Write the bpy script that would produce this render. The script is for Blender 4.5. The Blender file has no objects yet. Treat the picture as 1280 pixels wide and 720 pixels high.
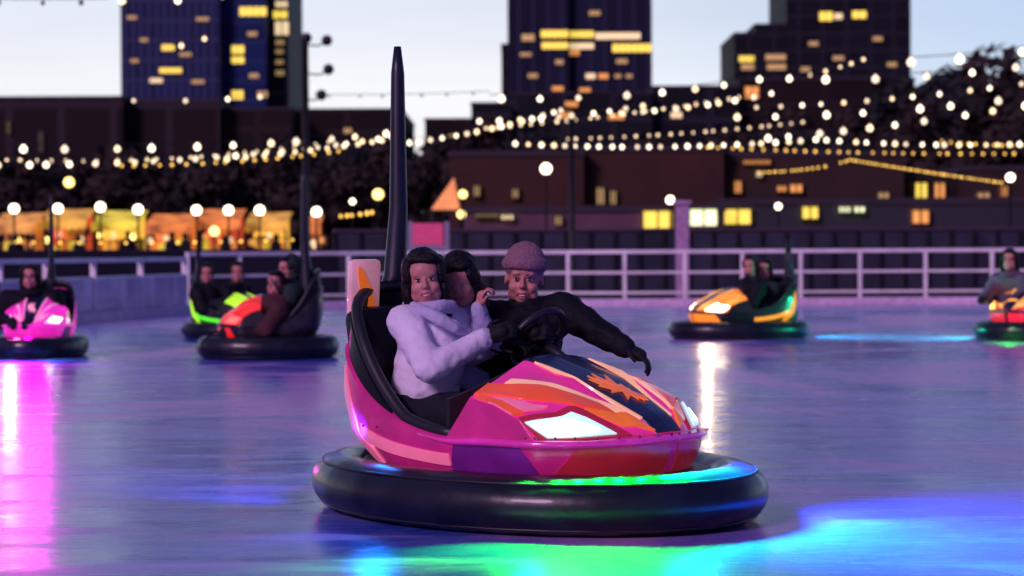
import bpy, bmesh, math, random
from mathutils import Vector, Matrix, Euler, noise
random.seed(7)
R = math.radians
scn = bpy.context.scene
COL = scn.collection
V = Vector

# ------------------------------------------------------------------ camera
H = 1.107
FPX = 2600.0
PITCH = math.atan(46 / FPX)
ROLL = R(-0.30)
CAMROT = (Matrix.Rotation(math.pi / 2 - PITCH, 3, 'X') @ Matrix.Rotation(ROLL, 3, 'Z'))
CAMLOC = V((0, 0, H))
cd = bpy.data.cameras.new('camera')
cam = bpy.data.objects.new('camera', cd)
COL.objects.link(cam)
cam.location = CAMLOC
cam.rotation_euler = CAMROT.to_euler()
cd.sensor_width = 36
cd.lens = 36 * FPX / 1280
cd.clip_end = 6000
cd.clip_start = 0.1
cd.dof.use_dof = True
cd.dof.focus_distance = 8.95
cd.dof.aperture_fstop = 2.7
scn.camera = cam


def at(px, py, d):
    """world point seen at a pixel of the photograph at distance d along the view"""
    return CAMLOC + CAMROT @ V(((px - 640) / FPX * d, -(py - 360) / FPX * d, -d))


def ground(px, py, z=0.0):
    r = CAMROT @ V(((px - 640) / FPX, -(py - 360) / FPX, -1))
    return CAMLOC + r * ((z - H) / r.z)


# ------------------------------------------------------------------ materials
MATS = {}


def mat(name, col, rough=0.5, metal=0.0, emit=None, es=0.0, var=0.0, vscale=8.0, bump=0.0, bscale=30.0, coat=0.0, spec=0.5, sss=0.0):
    if name in MATS:
        return MATS[name]
    m = bpy.data.materials.new(name)
    m.use_nodes = True
    nt = m.node_tree
    b = nt.nodes['Principled BSDF']
    b.inputs['Base Color'].default_value = (*col, 1)
    b.inputs['Roughness'].default_value = rough
    b.inputs['Metallic'].default_value = metal
    b.inputs['Coat Weight'].default_value = coat
    b.inputs['Specular IOR Level'].default_value = spec
    if sss:
        b.inputs['Subsurface Weight'].default_value = sss
        b.inputs['Subsurface Radius'].default_value = (0.02, 0.008, 0.004)
    if emit:
        b.inputs['Emission Color'].default_value = (*emit, 1)
        b.inputs['Emission Strength'].default_value = es
    tc = nt.nodes.new('ShaderNodeTexCoord')
    if var:
        n = nt.nodes.new('ShaderNodeTexNoise')
        n.inputs['Scale'].default_value = vscale
        n.inputs['Detail'].default_value = 5
        nt.links.new(tc.outputs['Object'], n.inputs['Vector'])
        rp = nt.nodes.new('ShaderNodeValToRGB')
        rp.color_ramp.elements[0].position = 0.3
        rp.color_ramp.elements[1].position = 0.72
        rp.color_ramp.elements[0].color = (*[c * (1 - var) for c in col], 1)
        rp.color_ramp.elements[1].color = (*[min(1, c * (1 + var)) for c in col], 1)
        nt.links.new(n.outputs['Fac'], rp.inputs['Fac'])
        nt.links.new(rp.outputs['Color'], b.inputs['Base Color'])
        mr = nt.nodes.new('ShaderNodeMapRange')
        mr.inputs['To Min'].default_value = max(0, rough - 0.1)
        mr.inputs['To Max'].default_value = min(1, rough + 0.12)
        nt.links.new(n.outputs['Fac'], mr.inputs['Value'])
        nt.links.new(mr.outputs['Result'], b.inputs['Roughness'])
    if emit and var >= .5:
        nt.links.new(rp.outputs['Color'], b.inputs['Emission Color'])
    if bump:
        n2 = nt.nodes.new('ShaderNodeTexNoise')
        n2.inputs['Scale'].default_value = bscale
        n2.inputs['Detail'].default_value = 4
        nt.links.new(tc.outputs['Object'], n2.inputs['Vector'])
        bp = nt.nodes.new('ShaderNodeBump')
        bp.inputs['Strength'].default_value = bump
        bp.inputs['Distance'].default_value = 0.02
        nt.links.new(n2.outputs['Fac'], bp.inputs['Height'])
        nt.links.new(bp.outputs['Normal'], b.inputs['Normal'])
    MATS[name] = m
    return m


# ------------------------------------------------------------------ mesh helpers
def new():
    return bmesh.new()


def xf(bm, start, M):
    bmesh.ops.transform(bm, matrix=M, verts=list(bm.verts)[start:])


def box(bm, c, s, rz=0.0, bev=0.0, M=None):
    t = bmesh.new()
    bmesh.ops.create_cube(t, size=1.0)
    bmesh.ops.scale(t, vec=V(s), verts=t.verts)
    if bev:
        bmesh.ops.bevel(t, geom=list(t.edges), offset=min(bev, min(s) * 0.45), segments=2, affect='EDGES', profile=0.5)
    MM = Matrix.Translation(V(c)) @ Matrix.Rotation(rz, 4, 'Z')
    if M is not None:
        MM = MM @ M
    bmesh.ops.transform(t, matrix=MM, verts=t.verts)
    merge(bm, t)


def merge(bm, t):
    me = bpy.data.meshes.new('tmp')
    t.to_mesh(me)
    t.free()
    bm.from_mesh(me)
    bpy.data.meshes.remove(me)


def ell(bm, c, r, rot=None, seg=20, rings=12):
    if isinstance(r, (int, float)):
        r = (r, r, r)
    M = Matrix.Translation(V(c))
    if rot is not None:
        M = M @ rot.to_4x4()
    M = M @ Matrix.Diagonal((*r, 1))
    bmesh.ops.create_uvsphere(bm, u_segments=seg, v_segments=rings, radius=1.0, matrix=M)


def cap(bm, p0, p1, r0, r1, seg=16, rings=10, flat=1.0, up=None):
    """tapered capsule from p0 to p1"""
    p0, p1 = V(p0), V(p1)
    d = (p1 - p0)
    if d.length < 1e-6:
        d = V((0, 0, 1e-4))
    z = d.normalized()
    u = V(up) if up is not None else (V((1, 0, 0)) if abs(z.x) < 0.8 else V((0, 1, 0)))
    y = z.cross(u).normalized()
    x = y.cross(z).normalized()
    rows = []
    n = rings // 2
    for k in range(n + 1):
        a = -math.pi / 2 + k * (math.pi / 2) / n
        rows.append((p0, r0, a))
    for k in range(n + 1):
        a = k * (math.pi / 2) / n
        rows.append((p1, r1, a))
    grid = []
    for (p, r, a) in rows:
        cr, sr = math.cos(a) * r, math.sin(a) * r
        if cr < 1e-6:
            grid.append([bm.verts.new(p + z * sr)])
        else:
            grid.append([bm.verts.new(p + z * sr + x * (cr * math.cos(t)) + y * (cr * flat * math.sin(t)))
                         for t in [2 * math.pi * i / seg for i in range(seg)]])
    for a, b in zip(grid, grid[1:]):
        for i in range(seg):
            j = (i + 1) % seg
            if len(a) == 1:
                bm.faces.new((a[0], b[j], b[i]))
            elif len(b) == 1:
                bm.faces.new((a[i], a[j], b[0]))
            else:
                bm.faces.new((a[i], a[j], b[j], b[i]))


def tube(bm, pts, rad, seg=12, closed=False, flat=1.0):
    pts = [V(p) for p in pts]
    n = len(pts)
    rads = rad if isinstance(rad, (list, tuple)) else [rad] * n
    rings = []
    px = None
    for i in range(n):
        if closed:
            t = (pts[(i + 1) % n] - pts[i - 1]).normalized()
        else:
            t = (pts[min(i + 1, n - 1)] - pts[max(i - 1, 0)]).normalized()
        if px is None:
            u = V((0, 0, 1)) if abs(t.z) < 0.9 else V((1, 0, 0))
            px = (u - t * u.dot(t)).normalized()
        else:
            px = (px - t * px.dot(t)).normalized()
        py = t.cross(px)
        rings.append([bm.verts.new(pts[i] + px * (rads[i] * math.cos(a) * flat) + py * (rads[i] * math.sin(a)))
                      for a in [2 * math.pi * k / seg for k in range(seg)]])
    m = n if closed else n - 1
    for i in range(m):
        a, b = rings[i], rings[(i + 1) % n]
        for k in range(seg):
            j = (k + 1) % seg
            bm.faces.new((a[k], a[j], b[j], b[k]))
    if not closed:
        bm.faces.new(list(reversed(rings[0])))
        bm.faces.new(rings[-1])


def lathe(bm, prof, c=(0, 0, 0), seg=24):
    c = V(c)
    rings = []
    for r, z in prof:
        rings.append([bm.verts.new(c + V((r * math.cos(a), r * math.sin(a), z))) for a in [2 * math.pi * k / seg for k in range(seg)]])
    for a, b in zip(rings, rings[1:]):
        for k in range(seg):
            j = (k + 1) % seg
            bm.faces.new((a[k], a[j], b[j], b[k]))
    bm.faces.new(list(reversed(rings[0])))
    bm.faces.new(rings[-1])


def gridmesh(bm, fn, nu, nv, closeu=False):
    g = []
    for i in range(nu + (0 if closeu else 1)):
        g.append([bm.verts.new(fn(i / nu, j / nv)) for j in range(nv + 1)])
    for i in range(nu):
        a, b = g[i], g[(i + 1) % len(g)]
        for j in range(nv):
            bm.faces.new((a[j], b[j], b[j + 1], a[j + 1]))
    return g


def solid_patch(bm, fn, nu, nv, nfn, off, th):
    """closed slab following the surface fn, its outer face off above it, th thick"""
    top, bot = [], []
    for i in range(nu + 1):
        rt, rb = [], []
        for j in range(nv + 1):
            a, b = i / nu, j / nv
            p, n = V(fn(a, b)), nfn(a, b)
            rt.append(bm.verts.new(p + n * off))
            rb.append(bm.verts.new(p + n * (off - th)))
        top.append(rt)
        bot.append(rb)
    for i in range(nu):
        for j in range(nv):
            bm.faces.new((top[i][j], top[i + 1][j], top[i + 1][j + 1], top[i][j + 1]))
            bm.faces.new((bot[i][j + 1], bot[i + 1][j + 1], bot[i + 1][j], bot[i][j]))
    for i in range(nu):
        bm.faces.new((top[i][0], bot[i][0], bot[i + 1][0], top[i + 1][0]))
        bm.faces.new((top[i + 1][nv], bot[i + 1][nv], bot[i][nv], top[i][nv]))
    for j in range(nv):
        bm.faces.new((top[0][j + 1], bot[0][j + 1], bot[0][j], top[0][j]))
        bm.faces.new((top[nu][j], bot[nu][j], bot[nu][j + 1], top[nu][j + 1]))


def obj(name, bm, m, parent=None, smooth=False, loc=None, auto=None):
    me = bpy.data.meshes.new(name)
    bmesh.ops.recalc_face_normals(bm, faces=bm.faces)
    bm.to_mesh(me)
    bm.free()
    ms = m if isinstance(m, (list, tuple)) else [m]
    for x in ms:
        me.materials.append(x)
    if smooth:
        for p in me.polygons:
            p.use_smooth = True
        if auto is not None:
            me.set_sharp_from_angle(angle=R(auto))
    o = bpy.data.objects.new(name, me)
    COL.objects.link(o)
    if parent is not None:
        o.parent = parent
    if loc is not None:
        o.location = loc
    return o


def tag(o, label=None, cat=None, group=None, kind=None):
    if label:
        o['label'] = label
    if cat:
        o['category'] = cat
    if group:
        o['group'] = group
    if kind:
        o['kind'] = kind
    return o


def empty(name, loc=(0, 0, 0), rz=0.0, label=None, cat=None, group=None):
    o = bpy.data.objects.new(name, None)
    COL.objects.link(o)
    o.location = loc
    o.rotation_euler = (0, 0, rz)
    o.empty_display_size = 0.2
    return tag(o, label, cat, group)


def copy_tree(o, parent=None):
    c = o.copy()
    COL.objects.link(c)
    c.parent = parent
    for ch in list(o.children):
        copy_tree(ch, c)
    return c


def crom(P, t):
    """Catmull-Rom through the tuples P, t in 0..1"""
    n = len(P) - 1
    x = min(max(t, 0), 1) * n
    i = min(int(x), n - 1)
    f = x - i
    p0 = P[max(i - 1, 0)]
    p1, p2 = P[i], P[i + 1]
    p3 = P[min(i + 2, n)]
    return tuple(0.5 * (2 * b + (-a + c) * f + (2 * a - 5 * b + 4 * c - d) * f * f + (-a + 3 * b - 3 * c + d) * f ** 3)
                 for a, b, c, d in zip(p0, p1, p2, p3))


# ------------------------------------------------------------------ world: dusk sky
w = bpy.data.worlds.new('World')
scn.world = w
w.use_nodes = True
nt = w.node_tree
bg = nt.nodes['Background']
tc = nt.nodes.new('ShaderNodeTexCoord')
sep = nt.nodes.new('ShaderNodeSeparateXYZ')
nt.links.new(tc.outputs['Generated'], sep.inputs[0])
# afterglow towards +Y
rp = nt.nodes.new('ShaderNodeValToRGB')
cr = rp.color_ramp
cr.interpolation = 'EASE'
cr.elements[0].position = 0.0
cr.elements[0].color = (0.98, 0.87, 0.83, 1)
cr.elements[1].position = 1.0
cr.elements[1].color = (0.04, 0.035, 0.15, 1)
for pos, c in ((0.035, (0.97, 0.93, 0.92)), (0.07, (0.90, 0.91, 0.96)), (0.12, (0.76, 0.81, 0.93)), (0.21, (0.46, 0.56, 0.86)), (0.34, (0.17, 0.20, 0.46)), (0.55, (0.07, 0.07, 0.27))):
    e = cr.elements.new(pos)
    e.color = (*c, 1)
nt.links.new(sep.outputs['Z'], rp.inputs['Fac'])
# the rest of the sky, already violet
rp2 = nt.nodes.new('ShaderNodeValToRGB')
cr2 = rp2.color_ramp
cr2.elements[0].position = 0.0
cr2.elements[0].color = (0.17, 0.09, 0.24, 1)
cr2.elements[1].position = 1.0
cr2.elements[1].color = (0.05, 0.045, 0.20, 1)
e = cr2.elements.new(0.3)
e.color = (0.10, 0.075, 0.25, 1)
nt.links.new(sep.outputs['Z'], rp2.inputs['Fac'])
mr = nt.nodes.new('ShaderNodeMapRange')
mr.interpolation_type = 'SMOOTHSTEP'
mr.inputs['From Min'].default_value = 0.1
mr.inputs['From Max'].default_value = 0.9
nt.links.new(sep.outputs['Y'], mr.inputs['Value'])
# thin high cloud, barely there
nz = nt.nodes.new('ShaderNodeTexNoise')
nz.inputs['Scale'].default_value = 3.0
nz.inputs['Detail'].default_value = 6
mp = nt.nodes.new('ShaderNodeMapping')
mp.inputs['Scale'].default_value = (1, 1, 7)
nt.links.new(tc.outputs['Generated'], mp.inputs['Vector'])
nt.links.new(mp.outputs['Vector'], nz.inputs['Vector'])
mx = nt.nodes.new('ShaderNodeMix')
mx.data_type = 'RGBA'
nt.links.new(mr.outputs['Result'], mx.inputs['Factor'])
nt.links.new(rp2.outputs['Color'], mx.inputs['A'])
nt.links.new(rp.outputs['Color'], mx.inputs['B'])
cl = nt.nodes.new('ShaderNodeMapRange')
cl.inputs['From Min'].default_value = 0.35
cl.inputs['From Max'].default_value = 0.7
cl.inputs['To Min'].default_value = 0.94
cl.inputs['To Max'].default_value = 1.08
nt.links.new(nz.outputs['Fac'], cl.inputs['Value'])
mu = nt.nodes.new('ShaderNodeMix')
mu.data_type = 'RGBA'
mu.blend_type = 'MULTIPLY'
mu.inputs['Factor'].default_value = 1.0
nt.links.new(mx.outputs['Result'], mu.inputs['A'])
nt.links.new(cl.outputs['Result'], mu.inputs['B'])
# bluer towards the right, away from where the sun went down
mz = nt.nodes.new('ShaderNodeMapRange')
mz.inputs['From Min'].default_value = 0.0
mz.inputs['From Max'].default_value = 0.3
mz.inputs['To Min'].default_value = 0.0
mz.inputs['To Max'].default_value = 1.0
nt.links.new(sep.outputs['X'], mz.inputs['Value'])
mb = nt.nodes.new('ShaderNodeMix')
mb.data_type = 'RGBA'
mb.blend_type = 'MULTIPLY'
mb.inputs['B'].default_value = (.62, .80, 1.0, 1)
nt.links.new(mz.outputs['Result'], mb.inputs['Factor'])
nt.links.new(mu.outputs['Result'], mb.inputs['A'])
mu = mb
# a faint physical sky underneath
sky = nt.nodes.new('ShaderNodeTexSky')
sky.sky_type = 'NISHITA'
sky.sun_disc = False
sky.sun_elevation = R(1.0)
sky.sun_rotation = R(200)
ad = nt.nodes.new('ShaderNodeMix')
ad.data_type = 'RGBA'
ad.blend_type = 'ADD'
ad.inputs['Factor'].default_value = 0.012
nt.links.new(mu.outputs['Result'], ad.inputs['A'])
nt.links.new(sky.outputs['Color'], ad.inputs['B'])
nt.links.new(ad.outputs['Result'], bg.inputs['Color'])
bg.inputs['Strength'].default_value = 1.0

sd = bpy.data.lights.new('pink_fill', 'SUN')  # pink fill added from behind the camera; the sun is already down
sd.energy = 1.8
sd.angle = R(14)
sd.color = (1.0, 0.60, 0.95)
so = bpy.data.objects.new('pink_fill', sd)
COL.objects.link(so)
so.rotation_euler = Euler((R(62), 0, R(-34)))

scn.view_settings.view_transform = 'Standard'
scn.view_settings.look = 'None'
scn.view_settings.exposure = 0
scn.view_settings.gamma = 1
scn.cycles.use_denoising = True
scn.cycles.sample_clamp_indirect = 6
scn.cycles.max_bounces = 6

# ------------------------------------------------------------------ shared materials
M_rubber = mat('tube_rubber', (0.007, 0.009, 0.018), 0.33, var=0.5, vscale=5, bump=0.14, bscale=10, coat=0.15, spec=.4)
M_black = mat('black_plastic', (0.012, 0.012, 0.016), 0.45, bump=0.05)
M_seat = mat('seat_vinyl', (0.006, 0.007, 0.012), 0.45, var=0.3, bump=0.2, bscale=9, spec=.25)
M_navy = mat('navy_panel', (0.008, 0.014, 0.05), 0.3, coat=0.5, var=0.3)
M_white = mat('fence_paint', (0.88, 0.82, 0.88), 0.5, var=0.15, vscale=3)
M_steel = mat('dark_steel', (0.02, 0.02, 0.028), 0.45, 0.3, var=0.3)


def emat(name, col, s, base=None):
    return mat(name, base or col, 0.4, emit=col, es=s)


# ------------------------------------------------------------------ ground and ice
def flat(name, pts, z, m, kind='structure'):
    bm = new()
    bm.faces.new([bm.verts.new((x, y, z)) for x, y in pts])
    return tag(obj(name, bm, m), kind=kind)


flat('ground', [(-2500, -60), (2500, -60), (2500, 4000), (-2500, 4000)], -0.03,
     mat('asphalt', (0.03, 0.028, 0.03), 0.85, var=0.3, vscale=0.4))

mi = bpy.data.materials.new('rink_ice')
mi.use_nodes = True
nt = mi.node_tree
b = nt.nodes['Principled BSDF']
tc = nt.nodes.new('ShaderNodeTexCoord')


def nz_(scale, detail=5, sc=(1, 1, 1), dist=0.0, rot=0.0):
    mp = nt.nodes.new('ShaderNodeMapping')
    mp.inputs['Scale'].default_value = sc
    mp.inputs['Rotation'].default_value = (0, 0, rot)
    nt.links.new(tc.outputs['Object'], mp.inputs['Vector'])
    n = nt.nodes.new('ShaderNodeTexNoise')
    n.inputs['Scale'].default_value = scale
    n.inputs['Detail'].default_value = detail
    n.inputs['Distortion'].default_value = dist
    nt.links.new(mp.outputs['Vector'], n.inputs['Vector'])
    return n.outputs['Fac']


def ramp_(src, stops):
    r_ = nt.nodes.new('ShaderNodeValToRGB')
    el = r_.color_ramp.elements
    el[0].position, el[0].color = stops[0][0], (*stops[0][1], 1)
    el[1].position, el[1].color = stops[-1][0], (*stops[-1][1], 1)
    for p, c in stops[1:-1]:
        e_ = el.new(p)
        e_.color = (*c, 1)
    nt.links.new(src, r_.inputs['Fac'])
    return r_.outputs['Color']


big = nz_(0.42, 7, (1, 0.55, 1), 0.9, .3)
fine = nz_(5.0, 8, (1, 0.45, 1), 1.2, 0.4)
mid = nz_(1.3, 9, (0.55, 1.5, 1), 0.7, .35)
colr = ramp_(big, [(0.38, (0.015, 0.06, 0.44)), (0.46, (0.05, 0.09, 0.52)), (0.53, (0.16, 0.12, 0.52)), (0.61, (0.48, 0.24, 0.58))])  # blue and pink patches put reflected coloured light into the ice colour
scr = ramp_(mid, [(0.50, (0, 0, 0)), (0.60, (0.25, 0.25, 0.25)), (0.72, (0.9, 0.9, 0.9))])  # pale streaks: shaved-ice scuffs together with whitish highlights put into the colour
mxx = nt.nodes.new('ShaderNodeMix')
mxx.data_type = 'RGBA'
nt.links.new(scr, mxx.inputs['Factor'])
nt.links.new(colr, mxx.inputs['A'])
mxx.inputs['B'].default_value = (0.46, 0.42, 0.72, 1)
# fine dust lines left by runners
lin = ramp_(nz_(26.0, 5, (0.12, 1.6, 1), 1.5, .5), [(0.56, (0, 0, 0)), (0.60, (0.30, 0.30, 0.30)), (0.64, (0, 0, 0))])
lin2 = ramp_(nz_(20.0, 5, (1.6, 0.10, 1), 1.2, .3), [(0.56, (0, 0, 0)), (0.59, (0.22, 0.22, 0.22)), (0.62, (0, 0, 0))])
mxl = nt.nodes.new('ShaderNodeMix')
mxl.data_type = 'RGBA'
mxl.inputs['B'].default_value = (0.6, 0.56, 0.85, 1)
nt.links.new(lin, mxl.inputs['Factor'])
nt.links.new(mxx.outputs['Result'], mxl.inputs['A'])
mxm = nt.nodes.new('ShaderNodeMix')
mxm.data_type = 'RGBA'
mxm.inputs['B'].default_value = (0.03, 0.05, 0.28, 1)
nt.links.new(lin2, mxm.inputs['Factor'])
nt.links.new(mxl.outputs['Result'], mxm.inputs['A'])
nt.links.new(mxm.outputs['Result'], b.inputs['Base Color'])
# skate marks: long thin bent lines
wv = nt.nodes.new('ShaderNodeTexWave')
wv.wave_type = 'RINGS'
wv.inputs['Scale'].default_value = 0.9
wv.inputs['Distortion'].default_value = 14
wv.inputs['Detail'].default_value = 3
wv.inputs['Detail Scale'].default_value = 0.6
nt.links.new(tc.outputs['Object'], wv.inputs['Vector'])
rr = ramp_(big, [(0.25, (0.15, 0.15, 0.15)), (0.45, (0.20, 0.20, 0.20)), (0.6, (0.30, 0.30, 0.30)), (0.8, (0.2, 0.2, 0.2))])
mr2 = nt.nodes.new('ShaderNodeMix')
mr2.data_type = 'RGBA'
nt.links.new(scr, mr2.inputs['Factor'])
nt.links.new(rr, mr2.inputs['A'])
mr2.inputs['B'].default_value = (0.42, 0.42, 0.42, 1)
nt.links.new(mr2.outputs['Result'], b.inputs['Roughness'])
b.inputs['IOR'].default_value = 1.33
b.inputs['Specular IOR Level'].default_value = 0.30
bp = nt.nodes.new('ShaderNodeBump')
bp.inputs['Strength'].default_value = 0.5
bp.inputs['Distance'].default_value = 0.02
nt.links.new(nz_(1.1, 4, (1, 1.3, 1), 0.5), bp.inputs['Height'])
bp2 = nt.nodes.new('ShaderNodeBump')
bp2.inputs['Strength'].default_value = 0.45
bp2.inputs['Distance'].default_value = 0.015
nt.links.new(mid, bp2.inputs['Height'])
nt.links.new(bp.outputs['Normal'], bp2.inputs['Normal'])
bp3 = nt.nodes.new('ShaderNodeBump')
bp3.inputs['Strength'].default_value = 0.10
bp3.inputs['Distance'].default_value = 0.003
nt.links.new(wv.outputs['Fac'], bp3.inputs['Height'])
nt.links.new(bp2.outputs['Normal'], bp3.inputs['Normal'])
bp4 = nt.nodes.new('ShaderNodeBump')
bp4.inputs['Strength'].default_value = 0.22
bp4.inputs['Distance'].default_value = 0.004
nt.links.new(nz_(14.0, 6, (0.25, 2.2, 1), 0.8, 0.25), bp4.inputs['Height'])
nt.links.new(bp3.outputs['Normal'], bp4.inputs['Normal'])
nt.links.new(bp4.outputs['Normal'], b.inputs['Normal'])

# rink edge follows the fence
fr = [ground(px, py) for px, py in ((235, 391), (440, 386), (640, 384), (856, 383), (1157, 381), (1330, 381))]
fl = [ground(px, py) for px, py in ((-60, 420), (0, 413), (60, 407), (117, 403), (176, 397), (229, 393))]
edge = [(p.x, p.y) for p in fl] + [(p.x, p.y) for p in fr]
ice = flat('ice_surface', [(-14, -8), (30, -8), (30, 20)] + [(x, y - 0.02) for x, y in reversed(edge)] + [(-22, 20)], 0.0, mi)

# ------------------------------------------------------------------ fence
M_gr = 'white rink fence'


def fence(name, pts, label, hgt=1.10, rails=(1.07, 0.66, 0.25), infill=False, sub=1, post_w=0.075):
    base = V((pts[0].x, pts[0].y, 0))
    root = empty(name, base, 0, label, 'fence', 'white fence around the ice rink')
    P = []
    for a, c in zip(pts, pts[1:]):
        for k in range(sub):
            P.append(a.lerp(c, k / sub))
    P.append(pts[-1])
    P = [V((p.x, p.y, 0)) - base for p in P]
    for p in P:
        bm = new()
        box(bm, p + V((0, 0, hgt / 2 - 0.01)), (post_w, 0.07, hgt - 0.02), 0, 0.008)
        obj('post', bm, M_white, root)
    for a, c in zip(P, P[1:]):
        d = c - a
        ang = math.atan2(d.y, d.x)
        for i, z in enumerate(rails):
            bm = new()
            th = 0.075 if i == 0 else 0.055
            L = d.length if i == 0 else d.length - post_w
            off = V((-math.sin(ang), math.cos(ang), 0)) * (-0.004 if i == 0 else 0.0)
            box(bm, (a + c) / 2 + off + V((0, 0, z + (0.012 if i == 0 else 0))), (L + (0.06 if i == 0 else -0.004), 0.085 if i == 0 else 0.04, th), ang, 0.008)
            obj('rail', bm, M_white, root)
        if infill:
            bm = new()
            box(bm, (a + c) / 2 + V((0, 0, 0.37)), (d.length - post_w - 0.01, 0.03, 0.62), ang, 0.004)
            obj('board', bm, M_board, root)
    return root


M_board = mat('rink_board', (0.58, 0.52, 0.92), 0.22, var=0.35, vscale=1.6, coat=0.4)
fpx = [(235, 390), (300, 388), (368, 386), (436, 384.5), (504, 383), (572, 382.5), (641, 382), (710, 381.5), (781, 381.5), (856, 381), (928, 380.5), (1001, 380), (1075, 379.5), (1157, 379), (1240, 378.5), (1325, 378), (1412, 377.5)]
fence('rink_fence', [ground(*p) for p in fpx], 'long white three-rail fence along the far side of the ice rink')
fence('boarded_fence', [ground(*p) for p in ((-62, 418), (0, 412), (58, 406), (117, 401), (176, 395.5), (231, 391))],
      'white fence at the left with blue boards in its lower half', hgt=1.02, rails=(0.98, 0.70), infill=True, post_w=0.10)

# low kerb of shaved ice and plastic under the fence
for nm, pl, lab in (('kerb', edge, None),):
    bm = new()
    for (x0, y0), (x1, y1) in zip(pl, pl[1:]):
        a, c = V((x0, y0 + 0.12, 0.07)), V((x1, y1 + 0.12, 0.07))
        d = c - a
        box(bm, (a + c) / 2, (d.length - 0.004, 0.14, 0.16), math.atan2(d.y, d.x), 0.01)
    tag(obj('kerb', bm, mat('kerb_paint', (0.70, 0.50, 0.72), 0.5, var=0.2)), kind='structure')

# ------------------------------------------------------------------ bumper car
HULL = [(-.86, 0, .74), (-.85, .20, .74), (-.79, .36, .70), (-.67, .45, .60), (-.52, .485, .485), (-.32, .505, .40),
        (-.05, .52, .355), (.20, .52, .36), (.42, .49, .36), (.58, .36, .36), (.69, .18, .365), (.72, 0, .37)]


def wall(s, u, v, inset=0.0):
    f, l, zt = crom(HULL, u)
    l = max(l, 0)
    z = .155 + (zt - .155) * v
    tk = .13 + .12 * max(0, min(1, (-f - .35) / .4))
    k = 1 - tk * (1 - min(1, (z - .155) / (.13 + .25 * max(0, min(1, (-f - .35) / .4))))) ** 2
    k2 = k - inset / 0.6
    # belly: crease along the side
    belly = 0.02 * math.exp(-((z - .33) / .05) ** 2)
    return V(((f + .02) * (k2 + belly), s * l * (k2 + belly), z))


def wall_n(s, u, v):
    e = 1e-3
    du = wall(s, min(u + e, 1), v) - wall(s, max(u - e, 0), v)
    dv = wall(s, u, min(v + e, 1)) - wall(s, u, max(v - e, 0))
    n = du.cross(dv)
    if n.length < 1e-9:
        n = V((1, 0, 0))
    n.normalize()
    c = wall(s, u, v)
    if n.dot(V((c.x, c.y, 0))) < 0:
        n = -n
    return n


def front_f(t):
    t = min(abs(t), 1)
    return crom([(.735,), (.728,), (.70,), (.655,), (.59,), (.45,)], t)[0]


def hood(s, t):
    at_ = abs(t)
    fb = .10 + .02 * t * t
    ff = front_f(t)
    f = fb + (ff - fb) * s
    wd = .515 + .0 * s
    edge_l = wd * t
    if s > 0.0:
        # follow the plan outline so the hood tapers to the nose
        lim = .515 if f < .25 else .515 - .10 * ((f - .25) / .48) ** 2
        edge_l = lim * t
    def pw(x, P):
        for (x0, y0), (x1, y1) in zip(P, P[1:]):
            if x <= x1:
                return y0 + (y1 - y0) * (x - x0) / (x1 - x0)
        return P[-1][1]
    zb = pw(at_, ((0, .668), (.31, .656), (.66, .585), (1.001, .520)))
    zf = pw(at_, ((0, .378), (.31, .374), (1.001, .352)))
    gi = pw(s, ((0, 0), (.45, .30), (.90, .80), (1.001, 1)))
    go = pw(s, ((0, 0), (.40, .16), (.77, .46), (1.001, 1)))
    k = pw(at_, ((0, 0), (.30, 0), (.62, 1), (1.001, 1)))
    z = zb + (zf - zb) * (gi * (1 - k) + go * k)
    # sharp spine either side of the stripe, hollow outboard of it
    z += pw(abs(at_ - .34), ((0, .018), (.07, 0), (2, 0))) * math.sin(math.pi * min(1, s)) ** .5
    z -= pw(abs(at_ - .80), ((0, .016), (.12, 0), (2, 0))) * math.sin(math.pi * s)
    return V((f, edge_l, z))


def hood_n(s, t):
    e = 2e-3
    du = hood(min(s + e, 1), t) - hood(max(s - e, 0), t)
    dv = hood(s, min(t + e, 1)) - hood(s, max(t - e, -1))
    n = du.cross(dv).normalized()
    return n if n.z > 0 else -n


def quadmap(q):
    def f(a, b):
        (x0, y0), (x1, y1), (x2, y2), (x3, y3) = q
        return ((x0 * (1 - a) + x1 * a) * (1 - b) + (x3 * (1 - a) + x2 * a) * b,
                (y0 * (1 - a) + y1 * a) * (1 - b) + (y3 * (1 - a) + y2 * a) * b)
    return f


def hood_patch(q, off=.006, th=.012, n=14):
    bm = new()
    m = quadmap(q)
    solid_patch(bm, lambda a, b: hood(*m(a, b)), n, n, lambda a, b: hood_n(*m(a, b)), off, th)
    return bm


def wall_patch(s, q, off=.006, th=.012, nu=20, nv=4):
    bm = new()
    m = quadmap(q)
    solid_patch(bm, lambda a, b: wall(s, *m(a, b)), nu, nv, lambda a, b: wall_n(s, *m(a, b)), off, th)
    return bm


def led(parent, p, d, col, power, size=0.03, spot=110, blend=0.5):
    l = bpy.data.lights.new('led_lamp', 'SPOT')
    l.energy = power
    l.color = col
    l.shadow_soft_size = size
    l.spot_size = R(spot)
    l.spot_blend = blend
    o = bpy.data.objects.new('led_lamp', l)
    COL.objects.link(o)
    o.parent = parent
    o.location = p
    o.rotation_euler = V(d).to_track_quat('-Z', 'Y').to_euler()
    return o


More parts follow.
